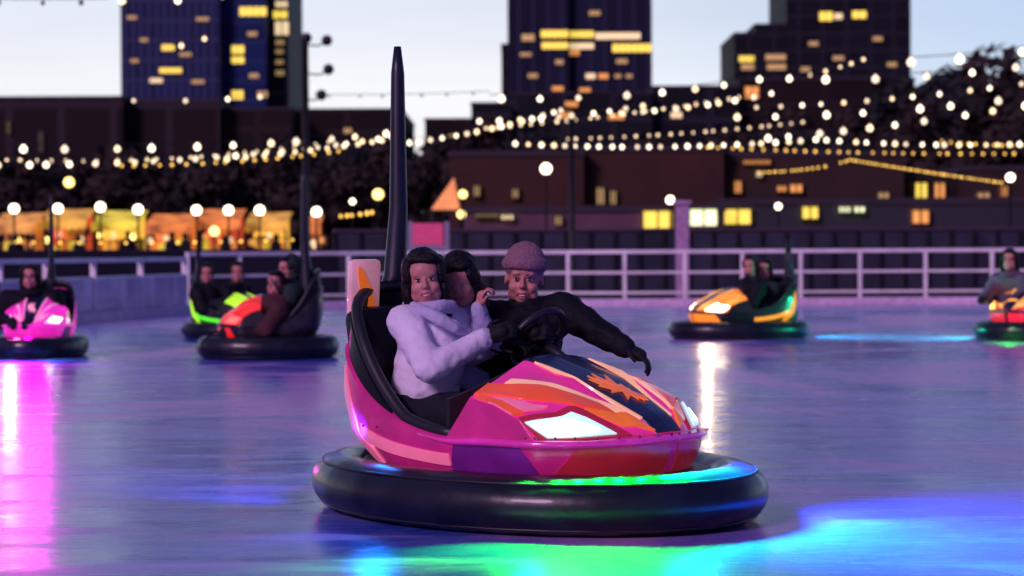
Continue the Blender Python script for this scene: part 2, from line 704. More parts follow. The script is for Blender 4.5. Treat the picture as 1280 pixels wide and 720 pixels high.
def make_car(label, loc, heading, body, accent, trim, scale=(1, 1, 1), ledcol=(0.0, 1.0, 0.25), ledstr=6.0,
             tube_a=1.08, tube_b=.80, mast_h=2.03, plain=False, panel=True, headlight=(0.9, 1.0, 1.0), hl=3.6, side=None, led_u=(.72, 1.0), lip_mat=None, rear=None, mast_f=-.80, mast_r=1.0, sur=.20):
    root = empty('bumper_car', loc, heading, label, 'bumper car', 'bumper cars on the ice')
    root.scale = scale
    side = side or body
    # --- inflated tube
    N = 96
    rt = .142
    rz = .118
    bm = new()
    pts = [V(((tube_a - rt) * math.cos(2 * math.pi * k / N), (tube_b - rt) * math.sin(2 * math.pi * k / N), rz)) for k in range(N)]
    tube(bm, pts, [rt * (1 + .012 * math.sin(k * 1.7) + .008 * math.sin(k * .61)) for k in range(N)], 28, True, rz / rt)
    tb = obj('bumper_tube', bm, M_rubber, root, True)
    for zz, rr_ in ((.208, .094), (.030, .094)):
        bm = new()
        q = []
        for k in range(N):
            a = 2 * math.pi * k / N
            q.append(V(((tube_a - rt + rr_) * math.cos(a), (tube_b - rt + rr_) * math.sin(a), zz)))
        tube(bm, q, .006, 6, True)
        obj('seam', bm, M_black, tb, True)
    # --- base pan
    bm = new()
    for (a_, z0, z1) in ((1.0, .05, .21),):
        A, B = tube_a - .22, tube_b - .22
        r0 = [bm.verts.new((A * math.cos(2 * math.pi * k / 48), B * math.sin(2 * math.pi * k / 48), z0)) for k in range(48)]
        r1 = [bm.verts.new((A * math.cos(2 * math.pi * k / 48), B * math.sin(2 * math.pi * k / 48), z1)) for k in range(48)]
        for k in range(48):
            j = (k + 1) % 48
            bm.faces.new((r0[k], r0[j], r1[j], r1[k]))
        bm.faces.new(r1)
        bm.faces.new(list(reversed(r0)))
    obj('base_pan', bm, M_black, root)
    # --- hull: wall with outer skin, lip, inner skin
    bm = new()
    NU, NV = 110, 9

    def ringfn(k):
        x = k / NU * 2
        return (1, x) if x <= 1 else (-1, 2 - x)
    rows = []
    for k in range(NU):
        s, u = ringfn(k)
        r_ = [wall(s, u, j / NV) for j in range(NV + 1)]
        top = r_[-1]
        inn = wall(s, u, 1, .045)
        r_.append(top.lerp(inn, .5) + V((0, 0, .012)))
        r_ += [inn, wall(s, u, .6, .045), wall(s, u, .1, .05)]
        rows.append([bm.verts.new(p) for p in r_])
    for k in range(NU):
        a, c = rows[k], rows[(k + 1) % NU]
        for j in range(len(a)):
            jj = (j + 1) % len(a)
            bm.faces.new((a[j], c[j], c[jj], a[jj]))
    bmesh.ops.remove_doubles(bm, verts=bm.verts, dist=1e-5)
    hl_ = obj('hull', bm, side, root, True, auto=38)
    # --- moulded lip running round the nose above the fascia
    for s in (-1, 1):
        bm = new()
        us = [.50 + .5 * k / 40 for k in range(41)]
        tube(bm, [wall(s, u, .93) + wall_n(s, u, .9) * (.016 * min(1, (u - .5) / .1)) for u in us], [.004 + .011 * min(1, (u - .5) / .12) for u in us], 12)
        obj('nose_lip', bm, lip_mat or side, hl_, True)
    # --- black surround rising behind the riders
    bm = new()

    def surr(a, c):
        x = -.46 + .92 * a
        s = 1 if x > 0 else -1
        p = wall(s, abs(x), 1, .012)
        up = sur * max(0, 1 - (abs(x) / .44) ** 2.2)
        return p + V((.03 * c * (1 if abs(x) < .2 else .4), 0, -.01 + up * c))
    solid_patch(bm, surr, 56, 5, lambda a, c: V((surr(a, c).x + .15, surr(a, c).y, 0)).normalized(), 0, .03)
    obj('seat_surround', bm, M_seat, root, True, auto=50)
    # --- black liner lip and seat
    bm = new()
    pth = []
    for k in range(41):
        x = -.56 + 1.12 * k / 40
        s = 1 if x > 0 else -1
        pth.append(wall(s, abs(x), 1, .030) + V((.02, 0, .012 + sur * max(0, 1 - (abs(x) / .44) ** 2.2))))
    tube(bm, pth, .026, 10)
    obj('cockpit_edge', bm, M_black, root, True)
    bm = new()
    box(bm, (-.33, 0, .27), (.50, .80, .14), 0, .04)
    obj('seat_cushion', bm, M_seat, root, True, auto=40)
    bm = new()
    for sy in (-.20, .20):
        box(bm, (-.66, sy, .56 - (.20 - sur) * .5), (.14, .37, .62 - (.20 - sur)), 0, .05, Matrix.Rotation(R(-10), 4, 'Y'))
    obj('backrest', bm, M_seat, root, True, auto=40)
    bm = new()

    def shell(a, c):
        x = -0.40 + .80 * a
        s = 1 if x > 0 else -1
        p = wall(s, abs(x), 1, .05)
        q = wall(s, abs(x), .0, .05)
        return V((p.x, p.y, 0)).lerp(V((q.x, q.y, 0)), 1 - c) + V((0.0, 0, .22 + (p.z - .0 - .22) * c))
    solid_patch(bm, shell, 40, 6, lambda a, c: V((0, 0, 0)) + (-V((shell(a, c).x + .2, shell(a, c).y, 0))).normalized(), .02, .02)
    obj('cockpit_liner', bm, M_seat, root, True)
    # --- hood
    bm = new()
    gridmesh(bm, lambda a, c: hood(a, -1 + 2 * c), 36, 60)
    ret = bmesh.ops.extrude_face_region(bm, geom=list(bm.faces))
    bmesh.ops.translate(bm, vec=V((0, 0, -.02)), verts=[x for x in ret['geom'] if isinstance(x, bmesh.types.BMVert)])
    hd = obj('hood', bm, body, root, True, auto=9)
    # dash closing the cowl and side cheeks between the hood edge and the hull
    bm = new()
    solid_patch(bm, lambda a, c: V((.085 - .115 * (2 * a - 1) ** 2, (2 * a - 1) * .50, .30 + (hood(0, 2 * a - 1).z - .315) * c)), 24, 3,
                lambda a, c: V((-1, 0, 0)), .0, .02)
    obj('dashboard', bm, M_black, root, True, auto=40)
    for s in (-1, 1):
        bm = new()

        def cheek(a, c):
            top = hood(a * .97, s) + V((0, 0, -.003))
            ff = top.x
            # hull top below this point
            best = min(range(0, 101), key=lambda i: abs(crom(HULL, .45 + .4 * i / 100)[0] - ff))
            u = .45 + .4 * best / 100
            bot = wall(s, u, .9) + V((-.15 * (1 - a) ** 2, 0, 0))
            return V((bot.x, bot.y, bot.z)).lerp(top, c)
        solid_patch(bm, cheek, 24, 3, lambda a, c: V((0, s, 0)), .004, .03)
        obj('hood_side', bm, side, root, True, auto=40)
    # --- stripe, trims, lamps on the hood
    obj('hood_stripe', hood_patch([(.0, -.33), (.0, .33), (.999, .19), (.999, -.19)], .005, .012, 24), M_navy, hd, True, auto=40)
    if not plain:
        # splash emblem on the stripe
        bm = new()
        rng = random.Random(3)
        out = []
        n = 26
        for k in range(n):
            a = 2 * math.pi * k / n
            r = (.10 if k % 2 else .20) * (1 + .35 * rng.uniform(-1, 1))
            out.append((.60 + r * 1.15 * math.cos(a) * .75, -.01 + r * .75 * math.sin(a) + .10 * math.cos(a)))
        c0 = (.60, 0)
        for lvl, zz in ((0, .014),):
            ctr = bm.verts.new(hood(*c0) + hood_n(*c0) * zz)
            vs = []
            for (ss, tt) in out:
                vs.append(bm.verts.new(hood(ss, tt) + hood_n(ss, tt) * zz))
            fs = [bm.faces.new((ctr, vs[k], vs[(k + 1) % n])) for k in range(n)]
            ret = bmesh.ops.extrude_face_region(bm, geom=fs)
            bmesh.ops.translate(bm, vec=V((0, 0, -.006)), verts=[x for x in ret['geom'] if isinstance(x, bmesh.types.BMVert)])
        obj('emblem', bm, accent[1], hd)
    for s in (-1, 1):
        # ribbons beside the stripe; the peach ones are streak highlights painted on
        obj('trim_highlight', hood_patch([(.10, s * .335), (.30, s * .36), (.90, s * .235), (.90, s * .205)], .009, .014, 18), accent[2], hd, True, auto=40)
        obj('trim_highlight', hood_patch([(.12, s * .63), (.12, s * .71), (.88, s * .41), (.85, s * .33)], .008, .014, 18), accent[2], hd, True, auto=40)
        obj('trim_highlight', hood_patch([(.0, s * .78), (.02, s * .97), (.77, s * .63), (.84, s * .40)], .010, .014, 18), accent[0], hd, True, auto=40)
        obj('side_glow_panel', hood_patch([(.24, s * .93), (.30, s * 1.0), (.66, s * 1.0), (.62, s * .76)], .008, .014, 12), accent[3] if not plain else accent[2], hd, True, auto=40)
        obj('nose_flash', hood_patch([(.85, s * .36), (.79, s * .62), (.93, s * .46), (.985, s * .19)], .011, .016, 12), accent[1], hd, True, auto=40)
        obj('edge_ribbon', hood_patch([(.10, s * .945), (.10, s * .998), (.70, s * .998), (.70, s * .93)], .010, .016, 14), accent[0], hd, True, auto=40)
        bz = obj('headlight_bezel', hood_patch([(.73, s * .70), (.77, s * 1.0), (.999, s * .97), (.999, s * .44)], .010, .018, 16), accent[4], hd, True, auto=40)
        obj('headlight', hood_patch([(.79, s * .73), (.82, s * .985), (.975, s * .93), (.985, s * .56)], .019, .016, 16), emat('headlight_%.2f_%.2f_%.2f' % headlight, tuple(c_ * q_ for c_, q_ in zip(headlight, (.62, .9, .95))) if not plain else headlight, hl * (.20 if not plain else 1)), root, True, auto=40)
        obj('lamp_reflector', hood_patch([(.835, s * .79), (.85, s * .95), (.955, s * .89), (.95, s * .66)], .024, .012, 12), emat('lamp_core_%.2f_%.2f' % headlight[:2], headlight, hl * 1.6), root, True, auto=40)
        # hull side graphics, with shading painted in as purple and pink patches
        obj('rub_rail', wall_patch(s, [(.10, .0), (1.0, .0), (1.0, .22), (.10, .06)], .012, .02, 60, 3), accent[0] if plain else trim, hl_, True, auto=40)
        obj('side_panel', wall_patch(s, [(.56, .30), (.74, .32), (.70, .86), (.57, .86)], .004, .012, 16, 4), M_purple if not plain else M_black, hl_, True, auto=40)
        obj('side_flash', wall_patch(s, [(.34, .44), (.56, .42), (.56, .66), (.34, .62)], .008, .014, 20, 4), accent[3], hl_, True, auto=40)
        obj('rear_flash', wall_patch(s, [(.22, .30), (.36, .10), (.36, .34), (.24, .96)], .009, .014, 20, 6), rear or (accent[3] if not plain else accent[0]), hl_, True, auto=40)
        obj('front_panel', wall_patch(s, [(.76, .30), (.98, .30), (.98, .85), (.80, .85)], .006, .014, 16, 4), accent[4], hl_, True, auto=40)
    # --- led strip under the hull lip
    for s in (-1, 1):
        bm = new()
        us = [led_u[0] + (led_u[1] - led_u[0]) * k / 30 for k in range(31)]
        tube(bm, [wall(s, u, .06) + wall_n(s, u, .06) * .035 + V((0, 0, .080)) for u in us], .011, 8)
        obj('led_strip', bm, emat('led_%0.2f_%0.2f_%0.2f' % ledcol, ledcol, ledstr), root, True)
    # --- mast
    bm = new()
    tube(bm, [(mast_f - .05, -.03, .30), (mast_f - .045, -.03, .78), (mast_f - .015, -.01, 1.0), (mast_f, 0, 1.3), (mast_f, 0, mast_h - .12), (mast_f, 0, mast_h)],
         [r_ * mast_r for r_ in (.10, .095, .052, .041, .030, .016)], 16)
    ms = obj('mast', bm, M_navyblack, root, True)
    bm = new()
    box(bm, (mast_f, 0, .30), (.16, .30, .2), 0, .03)
    obj('mast_bracket', bm, M_black, ms)
    if panel:
        for s in (-1, 1):
            bm = new()
            box(bm, (-.77, s * .25, .935), (.05, .15, .28), s * R(18), .02, Matrix.Rotation(R(6), 4, 'Y'))
            pn = obj('tail_panel', bm, accent[5], root, True, auto=40)
            bm = new()
            n = 16
            vs = []
            th = R(20)
            prof = []
            for k in range(n):
                a = 2 * math.pi * k / n
                y = .030 * math.cos(a) * (1 - .3 * math.sin(a))
                z = .115 * math.sin(a)
                prof.append((y * math.cos(th) - z * math.sin(th) * -s, y * math.sin(th) * -s * 0 + z))
            for dx in (.024, .031):
                vs.append([bm.verts.new(Matrix.Translation((-.77, s * .25, .935)) @ Matrix.Rotation(s * R(18), 4, 'Z') @ Matrix.Rotation(R(6), 4, 'Y') @ V((dx, y, z))) for y, z in prof])
            bm.faces.new(list(reversed(vs[0])))
            bm.faces.new(vs[1])
            for k in range(n):
                j = (k + 1) % n
                bm.faces.new((vs[0][k], vs[0][j], vs[1][j], vs[1][k]))
            obj('panel_light', bm, accent[1], pn)
    # --- steering wheel
    bm = new()
    M = Matrix.Translation((-.13, .17, .73)) @ Matrix.Rotation(R(-52), 4, 'Y')
    tube(bm, [M @ V((.15 * math.cos(a), .15 * math.sin(a), 0)) for a in [2 * math.pi * k / 32 for k in range(32)]], .016, 10, True)
    for a in (R(90), R(210), R(330)):
        tube(bm, [M @ V((0, 0, -.01)), M @ V((.145 * math.cos(a), .145 * math.sin(a), 0))], .012, 8)
    sw = obj('steering_wheel', bm, M_black, root, True)
    bm = new()
    tube(bm, [M @ V((0, 0, 0)), V((.12, .20, .58))], .022, 10)
    obj('steering_column', bm, M_black, sw, True)
    return root


M_HL = {}
M_navyblack = mat('mast_paint', (0.008, 0.011, 0.026), 0.4, var=0.3)
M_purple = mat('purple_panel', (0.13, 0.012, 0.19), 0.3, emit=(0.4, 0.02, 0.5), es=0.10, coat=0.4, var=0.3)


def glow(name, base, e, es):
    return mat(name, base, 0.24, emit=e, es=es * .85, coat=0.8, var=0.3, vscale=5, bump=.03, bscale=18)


pinkb = glow('pink_shell', (0.88, 0.035, 0.30), (1.0, 0.035, 0.38), 0.28)  # emission added to the pink shell, trims and side panels to lift their brightness
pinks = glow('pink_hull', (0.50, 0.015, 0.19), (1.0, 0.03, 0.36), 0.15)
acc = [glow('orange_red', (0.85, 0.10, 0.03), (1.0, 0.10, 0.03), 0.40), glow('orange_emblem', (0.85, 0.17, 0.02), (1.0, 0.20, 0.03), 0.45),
       glow('peach_highlight', (0.95, 0.50, 0.30), (1.0, 0.50, 0.26), 0.62), glow('hot_pink', (0.95, 0.20, 0.38), (1.0, 0.18, 0.32), 0.45),
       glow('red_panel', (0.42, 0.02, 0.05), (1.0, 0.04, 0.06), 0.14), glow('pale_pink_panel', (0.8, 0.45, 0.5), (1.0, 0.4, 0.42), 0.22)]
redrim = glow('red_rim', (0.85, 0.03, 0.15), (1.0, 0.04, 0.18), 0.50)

hero_h = R(-42)
HC = V((0.085, 8.84, 0))
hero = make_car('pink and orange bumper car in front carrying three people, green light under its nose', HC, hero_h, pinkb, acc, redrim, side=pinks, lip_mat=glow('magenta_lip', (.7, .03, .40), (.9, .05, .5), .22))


def lp(car_loc, h, sc=(1, 1, 1)):
    return Matrix.Translation(car_loc) @ Matrix.Rotation(h, 4, 'Z')


GREEN, BLUE, CYAN = (0.0, 1.0, 0.03), (0.02, 0.16, 1.0), (0.0, 0.75, 1.0)


M_lens = mat('added_dot_plastic', (0.25, 0.02, 0.14), 0.2)


def lens(root, p, m):  # unlit dot added where a spot sits; no real fixture there
    bm = new()
    ell(bm, p, (.006, .006, .006), seg=12, rings=8)
    obj('added_lens_dot', bm, m, root, True)


# lamps around the nose: their light clears the tube and lands on the ice beyond it
HI = Matrix.Rotation(-hero_h, 3, 'Z')


def hero_lamp(u, s, col, power, spot=78, size=.012, aim=None, m=None, blend=.35):
    p = wall(s, u, 1.0)
    n = wall_n(s, u, .6)
    n = V((n.x, n.y, 0)).normalized()
    q = V((p.x, p.y, .375)) + n * .075
    d = n * 1.0 + V((0, 0, -.46)) if aim is None else (HI @ V(aim))
    led(hero, q, d, col, power, size, spot, blend)
    lens(hero, V((p.x, p.y, .375)) + n * .050, M_lens)


for u in (.735, .765, .795, .83, .865, .90, .935, .965):
    hero_lamp(u, -1, GREEN, 30, spot=76)


def hero_aim(u, sd_, col, power, px, py, spot, soft=.05):
    # a lamp of the car turned to the spot of ice it lights in the photograph
    p = HC + (Matrix.Rotation(hero_h, 3, 'Z') @ wall(sd_, u, 1.0))
    g = ground(px, py)
    hero_lamp(u, sd_, col, power, aim=tuple((g - V((p.x, p.y, .375)))), spot=spot, size=soft, blend=1.0)


hero_aim(.72, -1, GREEN, 110, 610, 706, 80, .015)
hero_aim(.74, -1, (0, 1, .15), 90, 530, 706, 62, .02)
hero_aim(.965, -1, (0, .9, .2), 90, 985, 694, 80)
hero_aim(.99, -1, (0, .8, .5), 100, 1075, 680, 95)
hero_aim(.97, 1, (0, .45, 1.0), 330, 1140, 690, 100)
hero_aim(.94, 1, (0, .26, 1.0), 560, 1215, 680, 100)
hero_aim(.90, 1, (.02, .12, 1.0), 620, 1280, 650, 100)
hero_aim(.42, -1, (0, .20, 1.0), 26, 330, 705, 60, .08)
hero_aim(.38, -1, (.08, .08, 1.0), 190, 250, 595, 62, .06)

# other cars
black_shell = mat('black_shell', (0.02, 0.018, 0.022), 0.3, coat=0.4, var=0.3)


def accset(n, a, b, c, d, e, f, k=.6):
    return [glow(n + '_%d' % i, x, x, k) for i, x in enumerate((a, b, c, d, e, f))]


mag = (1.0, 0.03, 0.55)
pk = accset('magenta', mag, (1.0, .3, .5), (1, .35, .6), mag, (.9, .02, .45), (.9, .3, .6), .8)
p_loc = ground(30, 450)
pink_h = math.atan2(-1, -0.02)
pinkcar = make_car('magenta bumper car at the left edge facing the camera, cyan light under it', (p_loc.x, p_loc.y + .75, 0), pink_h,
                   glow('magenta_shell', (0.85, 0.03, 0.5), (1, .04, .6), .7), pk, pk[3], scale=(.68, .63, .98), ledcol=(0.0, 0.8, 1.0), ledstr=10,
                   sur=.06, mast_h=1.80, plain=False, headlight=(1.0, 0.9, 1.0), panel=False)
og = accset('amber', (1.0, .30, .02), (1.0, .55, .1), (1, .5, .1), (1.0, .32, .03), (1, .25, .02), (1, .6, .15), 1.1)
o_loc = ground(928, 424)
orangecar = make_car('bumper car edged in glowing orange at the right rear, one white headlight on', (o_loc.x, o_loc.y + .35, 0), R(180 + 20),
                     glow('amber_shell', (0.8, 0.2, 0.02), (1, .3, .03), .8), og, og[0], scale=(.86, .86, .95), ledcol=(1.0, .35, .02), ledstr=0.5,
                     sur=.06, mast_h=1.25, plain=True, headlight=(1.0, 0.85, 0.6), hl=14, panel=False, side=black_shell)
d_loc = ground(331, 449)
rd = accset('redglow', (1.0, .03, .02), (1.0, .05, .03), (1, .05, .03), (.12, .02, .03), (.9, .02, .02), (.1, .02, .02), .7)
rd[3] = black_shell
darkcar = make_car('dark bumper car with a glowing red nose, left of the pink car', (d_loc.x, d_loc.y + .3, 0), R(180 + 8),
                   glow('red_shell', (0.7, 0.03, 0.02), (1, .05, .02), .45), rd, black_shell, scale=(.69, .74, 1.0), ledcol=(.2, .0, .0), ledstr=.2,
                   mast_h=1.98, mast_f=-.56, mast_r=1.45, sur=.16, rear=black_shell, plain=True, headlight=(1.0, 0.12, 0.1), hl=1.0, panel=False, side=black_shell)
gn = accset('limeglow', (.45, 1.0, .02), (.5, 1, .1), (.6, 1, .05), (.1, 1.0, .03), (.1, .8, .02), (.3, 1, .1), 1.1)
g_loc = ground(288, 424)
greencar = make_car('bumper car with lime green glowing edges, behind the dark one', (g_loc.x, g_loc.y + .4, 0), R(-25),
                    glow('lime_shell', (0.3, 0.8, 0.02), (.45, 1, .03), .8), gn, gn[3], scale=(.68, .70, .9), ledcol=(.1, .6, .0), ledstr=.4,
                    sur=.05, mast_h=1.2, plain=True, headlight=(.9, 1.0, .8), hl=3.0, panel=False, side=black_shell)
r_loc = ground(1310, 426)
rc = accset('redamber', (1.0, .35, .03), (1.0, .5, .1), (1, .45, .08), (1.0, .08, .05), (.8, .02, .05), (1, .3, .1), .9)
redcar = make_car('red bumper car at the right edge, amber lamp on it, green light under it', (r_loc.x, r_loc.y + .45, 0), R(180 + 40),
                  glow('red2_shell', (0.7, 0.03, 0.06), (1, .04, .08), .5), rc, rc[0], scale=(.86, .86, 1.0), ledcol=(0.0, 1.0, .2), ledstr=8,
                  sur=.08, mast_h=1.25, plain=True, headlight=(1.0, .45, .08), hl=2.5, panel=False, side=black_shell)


def car_spot(car, p, d, col, power, spot=120):
    led(car, p, d, col, power, .03, spot, .7)


car_spot(pinkcar, (.80, -.3, .46), Matrix.Rotation(-pink_h, 3, 'Z') @ V((.10, -1, -.06)), (1, .10, .55), 150, 110)
# glow thrown on the ice by the other cars' lamps
car_spot(pinkcar, (1.12, .45, .34), (.5, .2, -1), CYAN, 14, 120)
car_spot(pinkcar, (1.12, -.45, .34), (.5, -.2, -1), CYAN, 14, 120)
car_spot(pinkcar, (.80, .0, .50), (1, 0, -.16), (1, 0, .75), 120, 110)
car_spot(pinkcar, (.80, .2, .50), (1, .35, -.14), (1.0, 0, .9), 60, 75)
car_spot(redcar, (1.16, .35, .32), (.15, .25, -1), GREEN, 26, 130)
car_spot(redcar, (.75, .85, .32), (.1, .5, -1), GREEN, 26, 130)
car_spot(redcar, (.60, -.5, .42), (.3, -1, -.3), (0, 1, .5), 170, 130)
car_spot(orangecar, (.72, .42, .46), Matrix.Rotation(-R(200), 3, 'Z') @ V((-.10, -1, -.10)), (1, .66, .42), 34, 60)
car_spot(orangecar, (-.80, .3, .42), (-1, .2, -.25), (0, 1, .6), 220, 110)

bm = new()
Mr = Matrix.Translation((.60, -.02, .40)) @ Matrix.Rotation(R(66), 4, 'Y')
tube(bm, [Mr @ V((.085 * math.cos(a), .15 * math.sin(a), 0)) for a in [2 * math.pi * k / 28 for k in range(28)]], .026, 10, True)
obj('ring_lamp', bm, glow('amber_ring', (1.0, .4, .05), (1.0, .42, .06), 1.6), redcar, True)

# ------------------------------------------------------------------ people
def remesh(bm, voxel, smooth=3, disp=0.0, dscale=0.08):
    me = bpy.data.meshes.new('tmp')
    bmesh.ops.recalc_face_normals(bm, faces=bm.faces)
    bm.to_mesh(me)
    bm.free()
    o = bpy.data.objects.new('tmp', me)
    COL.objects.link(o)
    m = o.modifiers.new('r', 'REMESH')
    m.mode = 'VOXEL'
    m.voxel_size = voxel
    if smooth:
        s = o.modifiers.new('s', 'SMOOTH')
        s.factor = 0.5
        s.iterations = smooth
    dg = bpy.context.evaluated_depsgraph_get()
    out = bpy.data.meshes.new_from_object(o.evaluated_get(dg))
    bpy.data.objects.remove(o)
    bpy.data.meshes.remove(me)
    if disp:
        out.update()
        nn = [v.normal.copy() for v in out.vertices]
        for v, n in zip(out.vertices, nn):
            p = v.co / dscale
            k = noise.fractal(p, 0.8, 2.0, 3)
            k2 = noise.noise(V((p.x * .5, p.y * .5, p.z * 1.6)) + V((5, 2, 1)))
            v.co += n * (disp * (k * .6 + abs(k2) * -1.0 + .2))
    for p in out.polygons:
        p.use_smooth = True
    return out


def link(name, me, mats, parent=None):
    me.name = name
    for m in (mats if isinstance(mats, (list, tuple)) else [mats]):
        me.materials.append(m)
    o = bpy.data.objects.new(name, me)
    COL.objects.link(o)
    if parent:
        o.parent = parent
    return o


M_skin = mat('skin', (0.54, 0.21, 0.19), 0.5, var=0.12, vscale=25, sss=0.08)
M_lip = mat('lips', (0.40, 0.10, 0.12), 0.4)
M_teeth = mat('teeth', (0.75, 0.68, 0.66), 0.3)
M_eye = mat('eye', (0.012, 0.008, 0.008), 0.15)
M_eyew = mat('eye_white', (0.6, 0.55, 0.55), 0.3)
M_brow = mat('brow', (0.03, 0.015, 0.012), 0.8)
M_hair = mat('dark_hair', (0.007, 0.005, 0.007), 0.42, bump=0.5, bscale=90, spec=0.2)
M_glove = mat('black_glove', (0.012, 0.012, 0.015), 0.7, bump=0.2, bscale=60, spec=0.2)
M_lav = mat('lavender_jacket', (0.74, 0.68, 0.84), 0.75, var=0.10, vscale=7, bump=0.35, bscale=22)
M_collar = mat('grey_collar', (0.44, 0.42, 0.62), 0.85, var=0.15, vscale=14, bump=0.3, bscale=40)
M_blackj = mat('black_jacket', (0.005, 0.006, 0.011), 0.72, var=0.4, vscale=6, bump=0.4, bscale=25, spec=0.2)
M_trou = mat('dark_trousers', (0.012, 0.014, 0.024), 0.85, bump=0.3, spec=0.2)
M_knit = mat('mauve_knit', (0.32, 0.16, 0.22), 0.95, var=0.2, vscale=60, bump=0.8, bscale=160)
M_bluej = mat('pale_blue_jacket', (0.42, 0.42, 0.70), 0.8, var=0.15, vscale=9, bump=0.4, bscale=30)


def head_parts(bm, M, lod=0, smile=True):
    R3 = M.to_3x3().normalized()
    def E(c, r):
        ell(bm, M @ V(c), r, R3, 24, 16)
    E((-.012, 0, .035), (.098, .078, .098))
    E((.020, 0, -.030), (.068, .064, .078))
    E((.030, 0, .045), (.060, .066, .058))
    E((.050, 0, -.080), (.030, .032, .024))
    for s in (-1, 1):
        E((.052, s * .034, -.026), (.032, .028, .028))
        E((.034, s * .040, -.056), (.032, .026, .032))
        E((.074, s * .026, .030), (.010, .024, .008))
        E((-.004, s * .076, -.004), (.014, .007, .025))
        E((.094, s * .009, -.022), (.008, .009, .007))
    cap(bm, M @ V((.080, 0, .016)), M @ V((.100, 0, -.018)), .008, .0110)
    E((.080, 0, -.048), (.012, .026, .006))
    E((.078, 0, -.068), (.012, .022, .007))


def finish_face(me, M, smile=True):
    """material slots on the body mesh: 0 skin 1 lips 2 brow; then eyes and teeth joined in"""
    Mi = M.inverted()
    for p in me.polygons:
        q = Mi @ p.center
        if q.x > .05 and ((abs(q.y) / .029) ** 2 + ((q.z + .059 - abs(q.y) * .18) / .013) ** 2) < 1:
            p.material_index = 1
        elif False and .012 < abs(q.y) < .044 and .0285 < q.z + abs(abs(q.y) - .026) * .25 < .0345:
            p.material_index = 2
        else:
            p.material_index = 0
    bm = bmesh.new()
    bm.from_mesh(me)
    R3 = M.to_3x3().normalized()

    def add(c, r, mi, sg=14):
        n0 = len(bm.faces)
        ell(bm, M @ V(c), r, R3, sg, 10)
        bm.faces.ensure_lookup_table()
        for f in bm.faces[n0:]:
            f.material_index = mi
            f.smooth = True
    for s in (-1, 1):
        add((.0770, s * .029, .008), (.010, .0125, .0058), 4)
        add((.0818, s * .028, .0078), (.0070, .0066, .0060), 3)
        add((.0770, s * .029, .0140), (.0112, .0145, .0022), 3)
        n0 = len(bm.faces)
        cap(bm, M @ V((.0815, s * .014, .0285)), M @ V((.0790, s * .028, .0325)), .0026, .0030, 8, 6)
        cap(bm, M @ V((.0790, s * .028, .0325)), M @ V((.0670, s * .043, .0285)), .0030, .0018, 8, 6)
        bm.faces.ensure_lookup_table()
        for f in bm.faces[n0:]:
            f.material_index = 2
            f.smooth = True
    if smile:
        add((.0790, 0, -.0580), (.0126, .0160, .0036), 5)
        for s in (-1, 1):
            add((.0740, s * .021, -.0545), (.0110, .0065, .0040), 1)
    bm.to_mesh(me)
    bm.free()


def hand_parts(bm, wrist, d, n, side, curl=35, sc=1.0):
    """palm and five fingers; d finger direction, n out of the back of the hand, side +1/-1 where the thumb is"""
    d = V(d).normalized()
    n = V(n)
    n = (n - d * n.dot(d)).normalized()
    x = d.cross(n).normalized() * side
    w_ = V(wrist)
    cap(bm, w_, w_ + d * .085 * sc, .027 * sc, .030 * sc, flat=1.0)
    for k in range(4):
        o = (k - 1.5) * .021 * sc
        cap(bm, w_ + d * .03 * sc + x * o * .7, w_ + d * .088 * sc - x * 0 + x * o, .012 * sc, .0115 * sc)
        L = (.040, .047, .044, .034)[k] * sc
        p = w_ + d * .088 * sc + x * (-o)
        ang = R(curl * .5)
        for j in range(3):
            dd = d * math.cos(ang) - n * math.sin(ang)
            q = p + dd * L * (1, .65, .5)[j]
            cap(bm, p, q, .0095 * sc, .0085 * sc, 10, 6)
            p = q
            ang += R(curl)
    p = w_ + d * .025 * sc + x * .022 * sc
    q = p + (d * .6 + x * .7 - n * .3).normalized() * .045 * sc
    cap(bm, p, q, .013 * sc, .011 * sc, 10, 6)
    cap(bm, q, q + (d * .9 + x * .15 - n * .35).normalized() * .035 * sc, .0105 * sc, .009 * sc, 10, 6)


